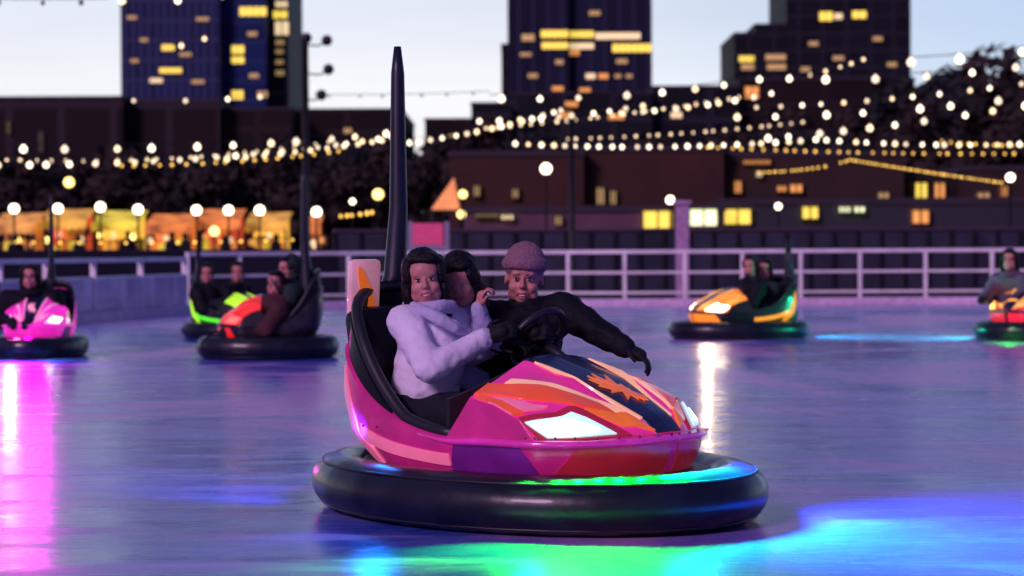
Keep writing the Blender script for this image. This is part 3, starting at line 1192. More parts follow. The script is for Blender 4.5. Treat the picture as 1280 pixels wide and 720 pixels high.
def person(label, M, J, head_M, jacket, hair='short', hat=None, skin_hands=False, voxel=.0055, far=False, scale=1.0, collar=None,
           hood_up=False, trousers=None, hair_mat=None, jr=1.0, smile=True, group=None, hands=True):
    """J: joints in the frame M (a car's frame); head_M: head frame in the same frame"""
    hair_mat = hair_mat or M_hair
    trousers = trousers or M_trou
    base = V((J['pelvis'][0], J['pelvis'][1], 0))
    T = Matrix.Translation(-base)
    Jl = {k: T @ V(v) for k, v in J.items() if k[:2] not in ('hd', 'hn', 'cu', 'th')}
    HM = T @ head_M
    hv = voxel
    s = scale
    # body: one continuous skin surface under the clothes
    bm = new()
    head_parts(bm, HM)
    cap(bm, HM @ V((-.02, 0, -.05)), Jl['neck'], .050 * s, .055 * s)
    cap(bm, Jl['neck'], Jl['chest'], .07 * s, .11 * s)
    cap(bm, Jl['chest'], Jl['pelvis'], .12 * s, .12 * s)
    for a in ('l', 'r'):
        cap(bm, Jl['neck'] + V((0, 0, -.05)), Jl['sh_' + a], .05 * s, .05 * s)
        cap(bm, Jl['sh_' + a], Jl['el_' + a], .043 * s, .036 * s)
        cap(bm, Jl['el_' + a], Jl['wr_' + a], .036 * s, .025 * s)
        cap(bm, Jl['pelvis'], Jl['kn_' + a], .08 * s, .055 * s)
        cap(bm, Jl['kn_' + a], Jl['an_' + a], .055 * s, .038 * s)
        cap(bm, Jl['an_' + a], Jl['an_' + a] + V((.13, 0, -.02)), .04, .03)
        if hands:
            hd_ = V(J['hd_' + a])
            hn_ = V(J.get('hn_' + a, (0, 0, 1)))
            hand_parts(bm, Jl['wr_' + a], hd_, hn_, J.get('th_' + a, 1 if a == 'l' else -1), J.get('cu_' + a, 30), s)
    me = remesh(bm, hv, 5)
    finish_face(me, HM, smile)
    if not skin_hands:
        for p in me.polygons:
            for a in ('l', 'r'):
                q = p.center - Jl['wr_' + a]
                if q.length < .27 and q.dot(V(J['hd_' + a]).normalized()) > -.03 and p.center.z < Jl['neck'].z + .02:
                    p.material_index = 6
    body = link('person', me, [M_skin, M_lip, M_brow, M_eye, M_eyew, M_teeth, M_glove])
    tag(body, label, 'person', group)
    body.matrix_world = M @ Matrix.Translation(base)
    # jacket
    bm = new()
    k = jr
    cap(bm, Jl['neck'] + V((0, 0, -.015)), Jl['chest'], .085 * s * k, .155 * s * k, 24)
    cap(bm, Jl['chest'], Jl['chest'].lerp(Jl['pelvis'], .62), .155 * s * k, .15 * s * k, 24)
    for a in ('l', 'r'):
        cap(bm, Jl['neck'] + V((0, 0, -.05)), Jl['sh_' + a], .075 * s * k, .078 * s * k)
        cap(bm, Jl['chest'], Jl['sh_' + a], .12 * s * k, .085 * s * k)
        cap(bm, Jl['sh_' + a], Jl['el_' + a], .080 * s * k, .066 * s * k)
        cap(bm, Jl['el_' + a], Jl['wr_' + a], .066 * s * k, .047 * s * k)
    jk = link('jacket', remesh(bm, .009 if not far else .018, 2, .0115 * s, .085), jacket, body)
    # collar
    bm = new()
    c = Jl['neck'] + V((0, 0, .005))
    fw = HM.to_3x3() @ V((1, 0, 0))
    fw = V((fw.x, fw.y, 0)).normalized()
    ring = []
    for i in range(20):
        a = 2 * math.pi * i / 20
        ring.append(c + V((math.cos(a) * .085 * s, math.sin(a) * .088 * s, .012 * math.cos(a))) - fw * .0)
    tube(bm, ring, .032 * s, 10, True)
    link('collar', remesh(bm, .009, 2, .006, .06), collar or jacket, jk)
    if not far:
        for a in ('l', 'r'):
            ax = (Jl['wr_' + a] - Jl['el_' + a]).normalized()
            bm = new()
            rw = .050 * s * k
            cap(bm, Jl['wr_' + a] - ax * .012, Jl['wr_' + a] + ax * .010, rw, rw * .92, 20, 8)
            link('cuff', remesh(bm, .007, 1, .003, .02), collar or jacket, jk)
    # trousers
    bm = new()
    cap(bm, Jl['pelvis'] + V((0, .05, 0)), Jl['pelvis'] + V((0, -.05, 0)), .13 * s, .13 * s)
    for a in ('l', 'r'):
        cap(bm, Jl['pelvis'], Jl['kn_' + a], .10 * s, .072 * s)
        cap(bm, Jl['kn_' + a], Jl['an_' + a], .072 * s, .055 * s)
    link('trousers', remesh(bm, .018, 2, .008, .06), trousers, body)
    for a in ('l', 'r'):
        bm = new()
        cap(bm, Jl['an_' + a] + V((-.03, 0, -.02)), Jl['an_' + a] + V((.15, 0, -.045)), .05 * s, .04 * s)
        link('shoe', remesh(bm, .012, 1), M_glove, body)
    # hair
    R3 = HM.to_3x3().normalized()

    def E(bm, c, r):
        ell(bm, HM @ V(c), r, R3, 24, 16)
    bm = new()
    if hair == 'none':
        E(bm, (-.060, 0, -.02), (.050, .070, .070))
    else:
        E(bm, (-.024, 0, .052), (.100, .086, .096))
    if hair != 'none':
        E(bm, (.020, 0, .098), (.066, .070, .034))
        E(bm, (-.040, 0, .00), (.080, .082, .090))
    if hair == 'long':
        for sg in (-1, 1):
            E(bm, (.012, sg * .070, .040), (.052, .028, .070))
            E(bm, (.000, sg * .080, -.040), (.044, .024, .085))
            E(bm, (-.020, sg * .075, -.120), (.046, .030, .070))
        E(bm, (-.075, 0, -.08), (.045, .085, .12))
        E(bm, (.055, .028, .098), (.036, .046, .026))
    elif hair == 'short':
        for sg in (-1, 1):
            E(bm, (-.006, sg * .066, .035), (.040, .022, .055))
    hm = remesh(bm, .006 if not far else .012, 3, .005, .03)
    link('hair', hm, hair_mat, body)
    if hat:
        bm = new()
        E(bm, (-.014, 0, .070), (.110, .093, .098))
        E(bm, (-.030, 0, .050), (.098, .090, .085))
        ring = []
        for i in range(36):
            a = 2 * math.pi * i / 36
            ring.append(HM @ V((-.010 + .102 * math.cos(a), .083 * math.sin(a), .066 + .008 * math.cos(a))))
        tube(bm, ring, .014, 10, True, 1.8)
        # open the bottom by keeping only what lies above the brim: the head fills it
        link('beanie', remesh(bm, .006 if not far else .012, 2, .004, .02), hat, body)
    if hood_up:
        bm = new()
        E(bm, (-.040, 0, .045), (.118, .112, .125))
        E(bm, (-.03, 0, -.06), (.085, .11, .09))
        link('hood', remesh(bm, .012, 2, .01, .05), jacket, body)
    return body


def headM(p, yaw, pitch=0, roll=0, s=1.0):
    return (Matrix.Translation(V(p)) @ Matrix.Rotation(R(yaw), 4, 'Z') @ Matrix.Rotation(R(pitch), 4, 'Y')
            @ Matrix.Rotation(R(roll), 4, 'X') @ Matrix.Scale(s, 4))


HM0 = lp(HC, hero_h)
CI = HM0.inverted()


def W(px, py, d):
    """pixel + view distance -> hero car frame"""
    return CI @ at(px, py, d)


# man, far seat: head at pixel (654,345)
mh = W(655, 350, 9.36)
sh_l = W(705, 388, 9.36)
sh_r = W(607, 398, 9.32)
man = person('person in a mauve knit beanie and black jacket, arm out along the bumper car side', HM0, dict(
    pelvis=(-.42, .24, .40), chest=W(660, 420, 9.36), neck=W(657, 384, 9.40), sh_l=sh_l, sh_r=sh_r,
    el_l=W(744, 412, 9.22), wr_l=W(779, 433, 9.12), el_r=W(598, 450, 9.15), wr_r=W(648, 420, 9.02),
    hd_l=CI.to_3x3() @ V((.8, -.2, -.42)), hd_r=CI.to_3x3() @ V((.8, -.5, .2)), cu_l=34, cu_r=55,
    hn_l=(0, 0, 1), hn_r=CI.to_3x3() @ V((0, -1, .3)), kn_l=(.02, .30, .46), kn_r=(.02, .14, .46), an_l=(.34, .30, .27), an_r=(.34, .14, .27)),
    headM(mh, -52, 4, -3, 1.08), M_blackj, hair='none', hat=M_knit, jr=1.04)

woman = person('smiling person with dark shoulder-length hair and lavender-white jacket, in the near seat', HM0, dict(
    pelvis=(-.44, -.24, .40), chest=W(541, 432, 8.98), neck=W(538, 388, 8.98), sh_r=W(508, 404, 8.88), sh_l=W(566, 402, 9.12),
    el_r=W(537, 462, 8.72), wr_r=W(604, 424, 8.84), el_l=W(590, 440, 9.1), wr_l=W(618, 430, 8.95),
    hd_r=CI.to_3x3() @ V((.9, -.1, .35)), hd_l=CI.to_3x3() @ V((.9, -.2, .1)), cu_r=45, cu_l=40,
    hn_r=CI.to_3x3() @ V((0, -1, .3)), hn_l=CI.to_3x3() @ V((0, -.3, 1)), kn_l=(.0, -.12, .45), kn_r=(.0, -.32, .45), an_l=(.30, -.12, .27), an_r=(.30, -.30, .27)),
    headM(W(531, 351, 8.95), -46, 2, 7), M_lav, hair='long', collar=M_collar, jr=.98)

# wide grey collar lying open over her jacket
bmc = new()
jk_ = [o for o in woman.children if o.name.startswith('jacket')][0]
Wl = lambda px, py, d: woman.matrix_world.inverted() @ at(px, py, d)
tube(bmc, [Wl(507, 380, 9.02), Wl(519, 384, 8.90), Wl(536, 392, 8.80), Wl(553, 401, 8.765), Wl(569, 410, 8.77), Wl(584, 418, 8.82)], [.020, .026, .029, .029, .024, .012], 12)
link('open_collar', remesh(bmc, .007, 3, .006, .07), M_collar, jk_)
child = person('child with dark hair and pale blue jacket, face turned down, squeezed between the two riders', HM0, dict(
    pelvis=(-.40, .0, .42), chest=W(580, 425, 9.22), neck=W(578, 390, 9.2), sh_r=W(560, 402, 9.15), sh_l=W(594, 396, 9.16),
    el_r=W(570, 440, 9.1), wr_r=W(596, 428, 9.0), el_l=W(606, 414, 9.04), wr_l=W(599, 388, 9.0),
    hd_r=(1, 0, 0), cu_l=62, hd_l=CI.to_3x3() @ V((.2, 0, 1)), kn_l=(-.08, .06, .45), kn_r=(-.08, -.06, .45), an_l=(.16, .06, .27), an_r=(.16, -.06, .27)),
    headM(W(576, 353, 9.13), -60, 16, 10, .88), M_bluej, hair='long', scale=.78, collar=M_collar, smile=False, jr=.95)


def rider(label, car, seat, headpx, headd, yaw, jacket, hair='short', hat=None, hood=False, arms=1.0, scl=1.0, group='riders in the far bumper cars', lean=0, k=1.2):
    """a seated rider of a far car; the head goes to the given pixel"""
    h = car.rotation_euler.z
    M0 = lp(car.location, h)
    I = M0.inverted()
    hp = I @ at(headpx[0], headpx[1], headd)
    sx, sy, sz = car.scale
    pel = V((seat[0], seat[1], .38))
    nk = hp + V((-.03, 0, -.15 * k))
    scl *= k
    ch = nk.lerp(pel, .42)
    L = 1
    J = dict(pelvis=pel, chest=ch, neck=nk,
             sh_l=nk + V((0, .17 * scl, -.07)), sh_r=nk + V((0, -.17 * scl, -.07)),
             el_l=nk + V((.14, .23 * scl, -.28)), el_r=nk + V((.14, -.23 * scl, -.28)),
             wr_l=nk + V((.36, .12, -.28)), wr_r=nk + V((.36, -.12, -.28)),
             hd_l=V((1, -.3, .1)), hd_r=V((1, .3, .1)), cu_l=50, cu_r=50,
             kn_l=pel + V((.34, .08, .06)), kn_r=pel + V((.34, -.08, .06)), an_l=pel + V((.52, .08, -.14)), an_r=pel + V((.52, -.08, -.14)))
    return person(label, M0, J, headM(hp, yaw, 0, 0, k), jacket, hair=hair, hat=hat, voxel=.011, far=True, hood_up=hood, scale=scl, group=group, jr=1.05)


M_maroon = mat('maroon_jacket', (0.05, 0.010, 0.016), 0.8, var=0.4, vscale=6, bump=0.4)
M_dgreen = mat('dark_green_jacket', (0.006, 0.022, 0.022), 0.8, var=0.3, vscale=6, bump=0.4)
M_greyj = mat('grey_violet_jacket', (0.10, 0.06, 0.11), 0.8, var=0.3, vscale=6, bump=0.4)
yd = lambda o: o.location.y
rider('person with long dark hair and black coat in the magenta bumper car', pinkcar, (-.25, 0), (38, 347), yd(pinkcar) + .0, 4, M_blackj, 'long', scl=1.2)
rider('person in a dark coat nearest the nose of the orange-edged bumper car', orangecar, (-.20, .12), (937, 334), yd(orangecar) - .05, 50, M_blackj, 'short')
rider('person in black with dark hair at the back of the orange-edged bumper car', orangecar, (-.32, -.12), (955, 338), yd(orangecar) + .25, 62, M_dgreen, 'long')
rider('person in black on the left of the pair in the lime green bumper car', greencar, (-.36, -.12), (259, 343), yd(greencar) + .1, -60, M_blackj, 'short')
rider('person with pink-lit face on the right of the pair in the lime green bumper car', greencar, (-.18, .14), (297, 341), yd(greencar) + .1, -62, M_blackj, 'short')
rider('person in a dark hooded coat riding the dark bumper car', darkcar, (-.26, -.06), (360, 338), yd(darkcar) + .15, 30, M_dgreen, 'short', hood=True, scl=1.15)
rider('person in a maroon jacket leaning forward in the dark bumper car', darkcar, (-.05, .10), (345, 356), yd(darkcar) - .1, 55, M_maroon, 'short', scl=1.05)
rider('person with dark hair and grey-violet jacket in the red bumper car', redcar, (-.20, .0), (1262, 326), yd(redcar) + .1, 30, M_greyj, 'long')

# ------------------------------------------------------------------ surroundings
def place(px, d):
    """ground point below pixel column px at distance d"""
    p = at(px, 314, d)
    return V((p.x, p.y, 0))


def zpx(px, py, d):
    return at(px, py, d).z


def lit(name, col, s):
    return mat(name, col, 0.5, emit=col, es=s, var=0.0)


M_winY = lit('window_yellow', (1.0, 0.72, 0.10), 1.1)
M_winW = lit('window_warm', (1.0, 0.78, 0.42), 0.9)
M_winO = lit('window_orange', (1.0, 0.42, 0.10), 0.7)
M_winDim = lit('window_dim', (0.8, 0.55, 0.2), 0.35)
M_winP = lit('window_pale', (0.95, 1.0, 0.55), 1.3)


def facade(name, col, line, sx, sz, spec=0.5):
    m = bpy.data.materials.new(name)
    m.use_nodes = True
    nt = m.node_tree
    b = nt.nodes['Principled BSDF']
    tc = nt.nodes.new('ShaderNodeTexCoord')
    mp = nt.nodes.new('ShaderNodeMapping')
    mp.inputs['Rotation'].default_value = (R(90), 0, 0)
    nt.links.new(tc.outputs['Object'], mp.inputs['Vector'])
    br = nt.nodes.new('ShaderNodeTexBrick')
    br.offset = 0
    br.inputs['Scale'].default_value = 1
    br.inputs['Brick Width'].default_value = sx
    br.inputs['Row Height'].default_value = sz
    br.inputs['Mortar Size'].default_value = 0.35
    br.inputs['Mortar Smooth'].default_value = 0.3
    br.inputs['Color1'].default_value = (*col, 1)
    br.inputs['Color2'].default_value = (*[c * .55 for c in col], 1)
    br.inputs['Mortar'].default_value = (*line, 1)
    nt.links.new(mp.outputs['Vector'], br.inputs['Vector'])
    nt.links.new(br.outputs['Color'], b.inputs['Base Color'])
    b.inputs['Roughness'].default_value = 0.6
    b.inputs['Specular IOR Level'].default_value = .15
    return m


def building(name, label, blocks, wins, mats_, d, depth=30, roofbits=(), kind='building', par=True):
    """blocks: (x0,x1,ytop,dd) in photograph pixels at distance d+dd; wins: (x0,y0,x1,y1,material,dd)"""
    xs = [b[0] for b in blocks] + [b[1] for b in blocks]
    o = place((min(xs) + max(xs)) / 2, d)
    root = empty(name, o, 0, label, kind)
    for i, (x0, x1, yt, dd) in enumerate(blocks):
        a, c = place(x0, d + dd), place(x1, d + dd)
        z = zpx((x0 + x1) / 2, yt, d + dd)
        m = mats_[i % len(mats_)]
        bm = new()
        box(bm, V(((a.x + c.x) / 2, a.y + depth / 2, z / 2)) - o, (c.x - a.x, depth, z))
        wl = obj('wall', bm, m, root)
        if par and yt > -5:
            bm = new()
            hh = max(.25, z * .008)
            box(bm, V(((a.x + c.x) / 2, a.y + depth / 2 - .003, z + hh / 2)) - o, (c.x - a.x + hh * .6, depth + hh * .6, hh), 0, hh * .1)
            obj('parapet', bm, M_stone, wl)
    for (x0, y0, x1, y1, m, dd) in wins:
        a, c = at(x0, y1, d + dd), at(x1, y0, d + dd)
        w_, h_ = abs(c.x - a.x), abs(c.z - a.z)
        fr_ = max(.05, h_ * .08)
        bm = new()
        ctr = V(((a.x + c.x) / 2, place(x0, d + dd).y - .05, (a.z + c.z) / 2)) - o
        box(bm, ctr, (w_, .25, h_))
        wd = obj('window', bm, m, root)
        n = max(2, int(round(w_ / (h_ * .75))))
        bm = new()
        for k in range(n + 1):
            box(bm, ctr + V((-w_ / 2 + w_ * k / n, -.16, 0)), (fr_, .12, h_ + fr_))
        for zz in (-h_ / 2, h_ / 2):
            box(bm, ctr + V((0, -.17, zz)), (w_ + fr_, .12, fr_))
        obj('frame', bm, M_dark, wd)
    return root


M_stone = mat('dark_stone', (0.03, 0.022, 0.035), 0.8, var=0.3, vscale=.3)
M_dark = mat('dark_frame', (0.01, 0.01, 0.014), 0.5)
f_blue = facade('blue_curtain_wall', (0.01, 0.024, 0.095), (0.04, 0.048, 0.12), 1.6, 4.0)
f_blue2 = facade('deep_blue_curtain_wall', (0.008, 0.03, 0.15), (0.02, 0.04, 0.12), 30, 4.0)
f_dark = facade('charcoal_facade', (0.009, 0.011, 0.018), (0.02, 0.02, 0.032), 5, 3.6)
f_purp = facade('violet_fin_facade', (0.012, 0.016, 0.045), (0.028, 0.03, 0.07), 3.2, 200)
f_brick = facade('dusky_brick', (0.016, 0.009, 0.012), (0.03, 0.022, 0.028), 4.5, 7)
f_brown = facade('brown_block', (0.015, 0.009, 0.01), (0.022, 0.013, 0.014), 6, 4)

# tower at the left
D1 = 420
building('office_tower', 'blue glass office tower at the left with scattered lit windows and a dark right edge',
         [(153, 276, -60, 0), (276, 334, -60, 4), (334, 362, -60, 10)],
         [(203, 56, 219, 64, M_winY, 0), (200, 85, 228, 92, M_winY, 0), (188, 98, 204, 104, M_winW, 0), (300, 9, 334, 21, M_winY, 4),
          (342, 14, 360, 24, M_winY, 10), (344, 27, 362, 45, M_winW, 10), (290, 57, 306, 68, M_winY, 4), (290, 71, 306, 80, M_winY, 4),
          (345, 50, 356, 57, M_winDim, 10), (345, 62, 355, 68, M_winDim, 10), (345, 75, 355, 81, M_winDim, 10), (345, 88, 356, 95, M_winDim, 10),
          (290, 113, 305, 125, M_winY, 4), (160, 20, 172, 25, M_winDim, 0), (225, 66, 240, 71, M_winDim, 0), (240, 100, 256, 105, M_winDim, 0), (176, 48, 186, 53, M_winDim, 0), (310, 40, 322, 46, M_winDim, 4), (312, 92, 324, 98, M_winDim, 4), (345, 2, 360, 10, M_winW, 10), (246, 22, 262, 27, M_winDim, 0), (164, 74, 174, 79, M_winDim, 0), (322, 114, 335, 122, M_winDim, 4)],
         [f_blue, f_blue2, f_dark], D1)
# middle tower
D2 = 460
building('office_tower', 'dark violet tower in the middle crossed by two bright yellow window rows',
         [(636, 712, -60, 0), (712, 816, -60, 3), (628, 636, 57, 6)],
         [(652, 43, 668, 52, M_winDim, 0), (676, 38, 710, 48, M_winY, 0), (712, 39, 742, 48, M_winY, 3), (744, 41, 800, 50, M_winW, 3),
          (677, 53, 710, 62, M_winY, 0), (712, 54, 742, 62, M_winW, 3), (765, 55, 814, 66, M_winY, 3), (712, 62, 724, 70, M_winO, 3),
          (732, 92, 744, 99, M_winW, 3), (748, 92, 760, 99, M_winO, 3), (768, 93, 776, 98, M_winDim, 3), (782, 93, 790, 98, M_winDim, 3), (650, 66, 664, 71, M_winDim, 0), (660, 92, 672, 98, M_winDim, 0), (736, 14, 750, 20, M_winDim, 3), (770, 74, 784, 80, M_winDim, 3), (690, 108, 704, 114, M_winO, 0), (724, 110, 738, 118, M_winO, 3), (694, 75, 704, 81, M_winDim, 0)],
         [f_purp, f_purp, f_dark], D2)
# right tower with stepped wing
D3 = 440
building('office_tower', 'near-black tower at the right with a stepped lower wing on its left side',
         [(984, 1139, -60, 0), (945, 984, 32, 2), (919, 945, 43, 5)],
         [(1023, 15, 1040, 27, M_winY, 0), (1042, 17, 1052, 25, M_winW, 0), (1064, 14, 1082, 24, M_winY, 0),
          (1010, 52, 1022, 58, M_winDim, 0), (1040, 70, 1054, 76, M_winDim, 0), (1090, 46, 1102, 52, M_winDim, 0), (1000, 84, 1012, 90, M_winDim, 0), (1108, 78, 1120, 84, M_winDim, 0), (923, 70, 944, 78, M_winY, 5), (956, 68, 982, 76, M_winDim, 2), (926, 80, 944, 88, M_winDim, 5), (958, 80, 982, 88, M_winDim, 2)],
         [f_dark, f_dark, f_dark], D3)
# low blocks closing the horizon
building('brick_block', 'wide dark red-brown block in the middle behind the pavilion', [(562, 730, 196, 0), (730, 905, 190, 1)],
         [(592, 232, 600, 246, M_winDim, 0), (745, 234, 755, 256, M_winDim, 1), (762, 238, 770, 256, M_winDim, 1), (640, 236, 648, 248, M_winDim, 0)], [mat('red_brown_wall', (.045, .014, .010), .85, var=.4, vscale=.5)], 86, 6)
building('shop_row', 'low brown shop row with small warm windows at the right behind the pavilion', [(905, 1130, 196, 0), (1205, 1300, 214, 1)],
         [(917, 226, 926, 242, M_winO, 0), (928, 200, 962, 206, M_winO, 0), (970, 232, 982, 240, M_winO, 0), (986, 230, 1002, 241, M_winO, 0), (944, 214, 952, 222, M_winW, 0),
          (1096, 240, 1110, 250, M_winDim, 0), (1220, 240, 1236, 250, M_winDim, 1), (1250, 232, 1258, 246, M_winO, 1)], [mat('brown_wall', (.030, .013, .012), .85, var=.4, vscale=.5)], 88, 6)
building('brick_building', 'long low dark brick building with pale pilasters at the far left', [(-80, 155, 124, 0), (155, 276, 128, 2), (276, 366, 138, 4)],
         [(50, 165, 55, 190, M_winDim, 0), (10, 152, 14, 168, M_winDim, 0)], [f_brick, f_brick, f_brown], 180, 25)
building('flat_building', 'dark flat-roofed block between the blue tower and the tall mast', [(366, 503, 139, 0)],
         [(430, 160, 440, 168, M_winDim, 0)], [f_brown], 190, 25)
building('low_building', 'low dark block right of the tall mast, under the pale sky', [(532, 590, 151, 0), (590, 640, 131, 3)],
         [(560, 168, 570, 174, M_winDim, 0), (606, 150, 614, 156, M_winDim, 3)], [f_brown, f_dark], 200, 25)
building('wide_building', 'wide dark building with small orange windows below the middle and right towers', [(640, 816, 118, 0), (816, 925, 110, 2), (925, 1142, 100, 4)],
         [(706, 112 + 15, 722, 134, M_winO, 0), (700, 140, 716, 148, M_winO, 0), (760, 143, 780, 150, M_winO, 0), (838, 140, 852, 148, M_winW, 2), (930, 108, 948, 124, M_winO, 4),
          (940, 192, 962, 202, M_winO, 4), (918, 192, 930, 202, M_winDim, 4), (966, 228, 978, 238, M_winO, 4), (984, 230, 1006, 240, M_winO, 4), (936, 230, 946, 240, M_winW, 4)],
         [f_dark, f_dark, f_brown], 210, 25)
M_pav = mat('pavilion_wall', (0.10, 0.045, 0.075), 0.7, var=0.2, vscale=1)
building('pavilion', 'long low pavilion wall behind the rink with bright yellow windows', [(575, 905, 266, 0), (905, 1290, 256, 1)],
         [(594, 266 + 1, 624, 272, M_winDim, 0), (626, 268, 642, 275, M_winW, 0), (693, 237 + 32, 702, 282, M_winDim, 0), (803, 263, 840, 286, M_winY, 0), (861, 261, 896, 283, M_winP, 0),
          (904, 261, 938, 281, M_winY, 1), (1001, 258, 1022, 274, M_winY, 1), (1047, 258, 1062, 266, M_winP, 1), (1066, 258, 1080, 266, M_winP, 1), (1138, 262, 1160, 280, M_winO, 1)],
         [M_pav, mat('pavilion_dark_wall', (0.02, 0.022, 0.035), 0.7, var=0.2)], 75, 6)
building('kiosk', 'small kiosk with two tall amber windows under the yellow string of lights', [(1130, 1205, 222, 0)],
         [(1142, 228, 1158, 252, M_winY, 0), (1166, 228, 1180, 252, M_winO, 0)], [f_brown], 90, 6, kind='kiosk')

# low barrier between the rink fence and the city
a, c = place(418, 52), place(1330, 56)
bm = new()
d_ = c - a
hb = zpx(800, 289, 54)
box(bm, (d_ / 2) + V((0, 0, hb / 2)), (d_.length, .25, hb), math.atan2(d_.y, d_.x), .02)
bw = obj('barrier_wall', bm, mat('slate_screen', (0.030, 0.032, 0.060), 0.6, var=0.35, vscale=1.2), loc=a)
tag(bw, 'long dark slate screen wall right behind the rink fence', 'wall')
bm = new()
n = 30
for k in range(n + 1):
    p = d_ * (k / n)
    box(bm, p + V((0, -.19, hb / 2)), (.07, .06, hb - .02), math.atan2(d_.y, d_.x))
obj('batten', bm, M_dark, bw)
bm = new()
box(bm, (d_ / 2) + V((0, -.02, hb + .034)), (d_.length + .05, .32, .06), math.atan2(d_.y, d_.x), .01)
obj('coping', bm, mat('coping', (0.09, 0.05, 0.09), 0.6), bw)
a, c = place(-60, 44), place(418, 50)
bm = new()
d_ = c - a
hb2 = zpx(200, 312, 47)
box(bm, (d_ / 2) + V((0, 0, hb2 / 2)), (d_.length, .2, hb2), math.atan2(d_.y, d_.x), .02)
bw2 = obj('barrier_wall', bm, mat('night_screen', (0.018, 0.014, 0.035), 0.6, var=0.3, vscale=1), loc=a)
tag(bw2, 'low dark screen wall between the boarded fence and the market stalls', 'wall')

# hill and tree mass at the right
def leaf_tree_mesh(seed, h, rad, n, leafs=.34, trunk_h=.35):
    rng = random.Random(seed)
    tb, cb = new(), new()
    tube(tb, [(0, 0, 0), (.05 * h * .2, 0, h * .2), (0, .03, h * .45), (.05, 0, h * .8)], [h * .028, h * .022, h * .016, h * .004], 8)
    clumps = []
    for k in range(16):
        a = rng.uniform(0, 6.283)
        z = h * rng.uniform(trunk_h, .92)
        rr = rad * (1 - ((z / h - .6) / .55) ** 2) * rng.uniform(.35, 1)
        p = V((rr * math.cos(a), rr * math.sin(a), z))
        clumps.append((p, rad * rng.uniform(.26, .46)))
        z0 = max(h * .18, z - h * .25)
        tube(tb, [(0, 0, z0), p * .5 + V((0, 0, z0 * .5 + .1)), p], [h * .010, h * .006, h * .002], 5)
    for i in range(n):
        c_, r_ = rng.choice(clumps)
        v = V((rng.gauss(0, 1), rng.gauss(0, 1), rng.gauss(0, .8)))
        v.normalize()
        p = c_ + v * r_ * rng.uniform(.3, 1.1) ** .6
        nrm = (v + V((rng.uniform(-1, 1), rng.uniform(-1, 1), rng.uniform(-.4, 1)))).normalized()
        t1 = nrm.orthogonal().normalized()
        t1.rotate(Matrix.Rotation(rng.uniform(0, 6.28), 3, nrm))
        t2 = nrm.cross(t1)
        L = leafs * rng.uniform(.6, 1.3)
        cb.faces.new([cb.verts.new(p + t1 * L), cb.verts.new(p + t2 * L * .55), cb.verts.new(p - t1 * L), cb.verts.new(p - t2 * L * .55)])
    return tb, cb


M_bark = mat('bark', (0.035, 0.022, 0.016), 0.9, bump=.5)
M_leafA = mat('dusk_foliage', (0.024, 0.014, 0.011), 0.8, var=.4, vscale=.6)
M_leafB = mat('green_foliage', (0.010, 0.014, 0.014), 0.8, var=.4, vscale=.6)
protos = []
for i, (lm, hh) in enumerate(((M_leafA, 8.0), (M_leafB, 8.5), (M_leafA, 7.0))):
    tb, cb = leaf_tree_mesh(20 + i, hh, hh * .36, 2600, .30)
    root = empty('broadleaf_tree', (0, 0, 0))
    obj('trunk', tb, M_bark, root, True)
    obj('crown', cb, lm, root)
    protos.append((root, hh))
used = set()
tree_list = [
    (10, 190, 98, 1, 'dark tree behind the stalls at the left edge'), (78, 198, 96, 0, 'brown tree behind the yellow lamp at the left'),
    (140, 186, 102, 2, 'round dark tree behind the yellow stall'), (205, 192, 98, 0, 'dark tree left of the group of yellow bulbs'),
    (268, 196, 100, 1, 'greenish tree under the cluster of yellow bulbs'), (330, 182, 104, 2, 'dark tree behind the amber stall by the dark car mast'),
    (392, 188, 99, 0, 'dark tree behind the right end of the market'), (448, 172, 105, 1, 'dark tree just left of the pink car mast'),
    (515, 182, 102, 2, 'tree just right of the pink car mast'), (585, 150, 108, 0, 'tall brown tree behind the orange tent'),
    (650, 158, 104, 1, 'tree left of the white street lamp'), (712, 180, 100, 0, 'brown tree behind the thin dark pole'),
    (770, 176, 102, 2, 'tree below the middle tower'), (832, 168, 106, 0, 'brown tree above the yellow pavilion window'),
    (895, 172, 104, 1, 'dark tree above the pale pavilion window'), (960, 150, 112, 2, 'tree beneath the stepped wing of the right tower'),
    (1030, 160, 108, 1, 'dark tree beneath the near-black tower'), (1100, 136, 116, 0, 'tall tree beside the right edge of the near-black tower'),
    (1165, 92, 118, 1, 'tall dark tree against the sky right of the near-black tower'), (1228, 78, 120, 1, 'tallest dark tree, against the sky at the right'),
    (1290, 74, 116, 2, 'tall dark tree cut by the right edge of the photo'), (1195, 130, 108, 0, 'shorter brown tree before the tall ones at the right')]
for i, (px, py, d, k, lab) in enumerate(tree_list):
    src, hh = protos[k]
    o = src if k not in used else copy_tree(src)
    used.add(k)
    z = zpx(px, py, d)
    s = z / (hh * .98)
    o.location = place(px, d)
    o.scale = (max(s, .85) * 1.05, max(s, .85) * 1.05, s)
    o.rotation_euler = (0, 0, random.uniform(0, 6.28))
    tag(o, lab, 'tree', 'trees behind the rink')

# ------------------------------------------------------------------ market stalls
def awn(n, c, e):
    return mat(n, c, .6, emit=e, es=.75, var=.8, vscale=1.6)  # emission painted in so the canvas looks lit from inside


